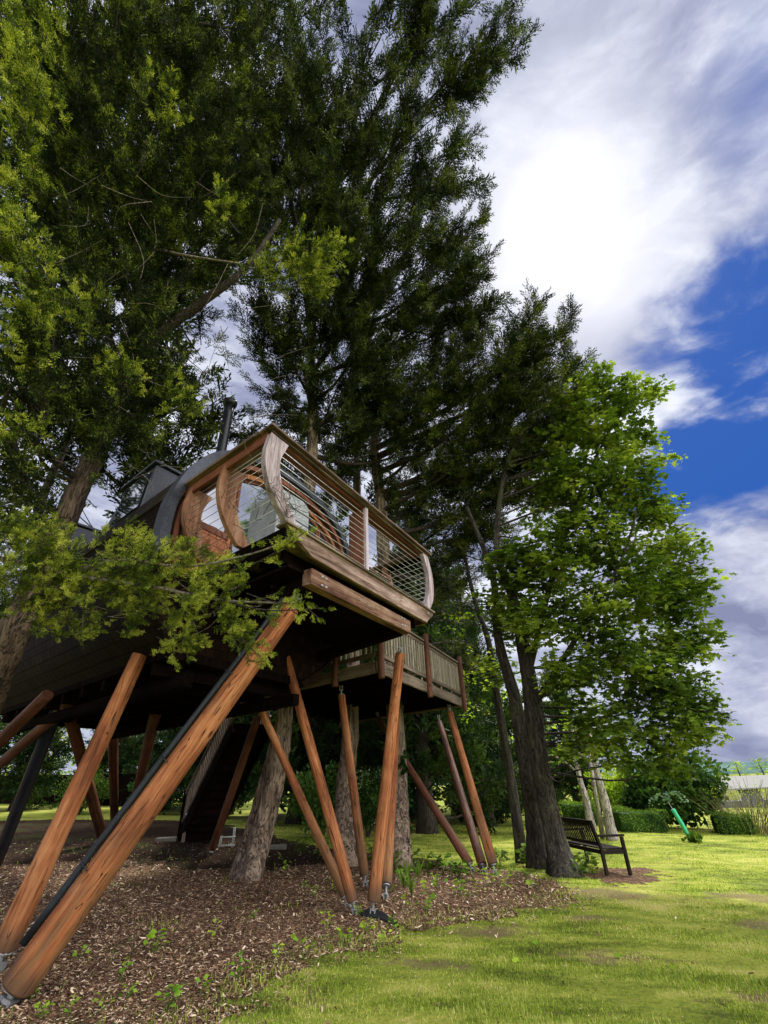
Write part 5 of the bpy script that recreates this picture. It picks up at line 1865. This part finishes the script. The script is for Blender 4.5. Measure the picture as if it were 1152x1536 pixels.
def weed(loc, size, seed, name, label, grp, mat='weed', n=14, blade=False):
    T = thing(name, label, 'plant', loc, grp)
    r = np.random.default_rng(seed)
    P, D, Sx = [], [], []
    tw = []
    L = np.array(loc, float)
    for k in range(n):
        a = r.random() * 6.283
        h = size * r.uniform(.25, 1.0)
        e = L + np.array([math.cos(a) * size * .45 * r.random(), math.sin(a) * size * .45 * r.random(), h])
        if k % 3 == 0:
            tw.append((smooth_path([L, (L + e) / 2, e], 4), [.004, .0015], 4))
        P.append(e if not blade else L + (e - L) * .05)
        D.append([math.cos(a), math.sin(a), r.uniform(-.1, .5) if not blade else 2.5])
        Sx.append(size * r.uniform(.28, .5) * (2.2 if blade else 1))
    tm = LEAFQ if not blade else [(np.array([[0, -.03, 0], [.5, .045, .0], [1, 0, -.12], [.5, -.045, 0]]), np.array([[0, 1, 2, 3]]))]
    V, F = instance(tm, np.array(P), np.array(D), r.normal(size=len(P)) * .5, np.array(Sx), r)
    fast('leaves', V, F, M[mat], T)
    tubes('stems', tw or [(np.array([L, L + ZV * .05]), [.003, .002], 4)], M['hedge'], T)


WP = [(100, 1525), (150, 1520), (60, 1530), (190, 1500), (45, 1500), (118, 1440), (318, 1408), (416, 1440), (470, 1345), (455, 1335), (505, 1340), (232, 1430), (180, 1475), (735, 1330), (720, 1345), (700, 1352), (690, 1345),
      (640, 1340), (655, 1325), (610, 1330), (625, 1310), (775, 1318), (790, 1322), (760, 1335), (550, 1400), (590, 1395), (430, 1310), (610, 1360), (640, 1372), (490, 1395), (575, 1420), (420, 1290), (560, 1345), (590, 1340), (660, 1335), (675, 1318), (745, 1322), (800, 1332), (520, 1420), (455, 1440), (355, 1470), (300, 1500), (380, 1380), (250, 1520), (540, 1375), (710, 1322)]
for k, (x, y) in enumerate(WP):
    weed(og(x, y), random.uniform(.10, .22) * (1.25 if x > 600 else .9), 700 + k, 'weed', 'small fresh green weed sprouting from the bark mulch', 'weeds sprouting on the bark mulch', n=random.randint(7, 16))
for k, (x, y) in enumerate([(612, 1320), (618, 1345), (628, 1318), (606, 1335)]):
    weed(og(x, y), .34, 760 + k, 'iris_clump', 'clump of upright sword leaves behind the foremost stilt', 'sword leaved clumps behind the front stilts', 'hedge', 16, True)
for k, (x, y, s) in enumerate([(640, 1310, .3), (665, 1312, .3), (690, 1318, .25), (590, 1310, .3), (480, 1285, .28), (450, 1280, .25), (520, 1290, .25), (750, 1300, .3), (876, 1310, .32), (890, 1312, .26), (795, 1300, .35), (870, 1316, .25), (560, 1295, .3), (620, 1300, .3)]):
    weed(og(x, y), s, 780 + k, 'leafy_plant', 'low leafy plant growing among the trunks and stilts', 'low leafy plants among the trunks', 'hedge', 34)

# dry vine on the left corner post
vn = thing('dry_vine', 'bare brown vine tangled over the left balcony posts', 'vine', hp(0, UF, 4.3))
r = np.random.default_rng(97)
vs = []
for k in range(34):
    u = UF + r.uniform(-.05, 1.9) if k > 16 else UF - .03
    z0 = 4.25 + r.random() * .3
    p = hp(.25 + r.uniform(-.2, .2), u, z0)
    P = [p]
    for j in range(6):
        p = p + AX * r.normal() * .07 + BX * r.normal() * .08 * (k > 16) + ZV * r.uniform(.0, .11)
        P.append(p)
    vs.append((smooth_path(P, 18), [.0045, .0015], 5))
tubes('stems', vs, M['bark_brown'], vn)
# fallen leaves on the lawn
r = np.random.default_rng(98)
for k, (x, y) in enumerate([(968, 1417), (800, 1420), (922, 1438), (770, 1448), (925, 1388), (1008, 1455)]):
    b = og(x, y, .03)
    V, F = instance(MAPLE, b[None], np.array([[r.normal(), r.normal(), .1]]), np.array([.3]), np.array([.09]), r)
    tag(fast('fallen_leaf', V, F, M['weed']), 'pale fallen leaf lying on the mown grass', 'leaf', 'fallen leaves on the lawn')
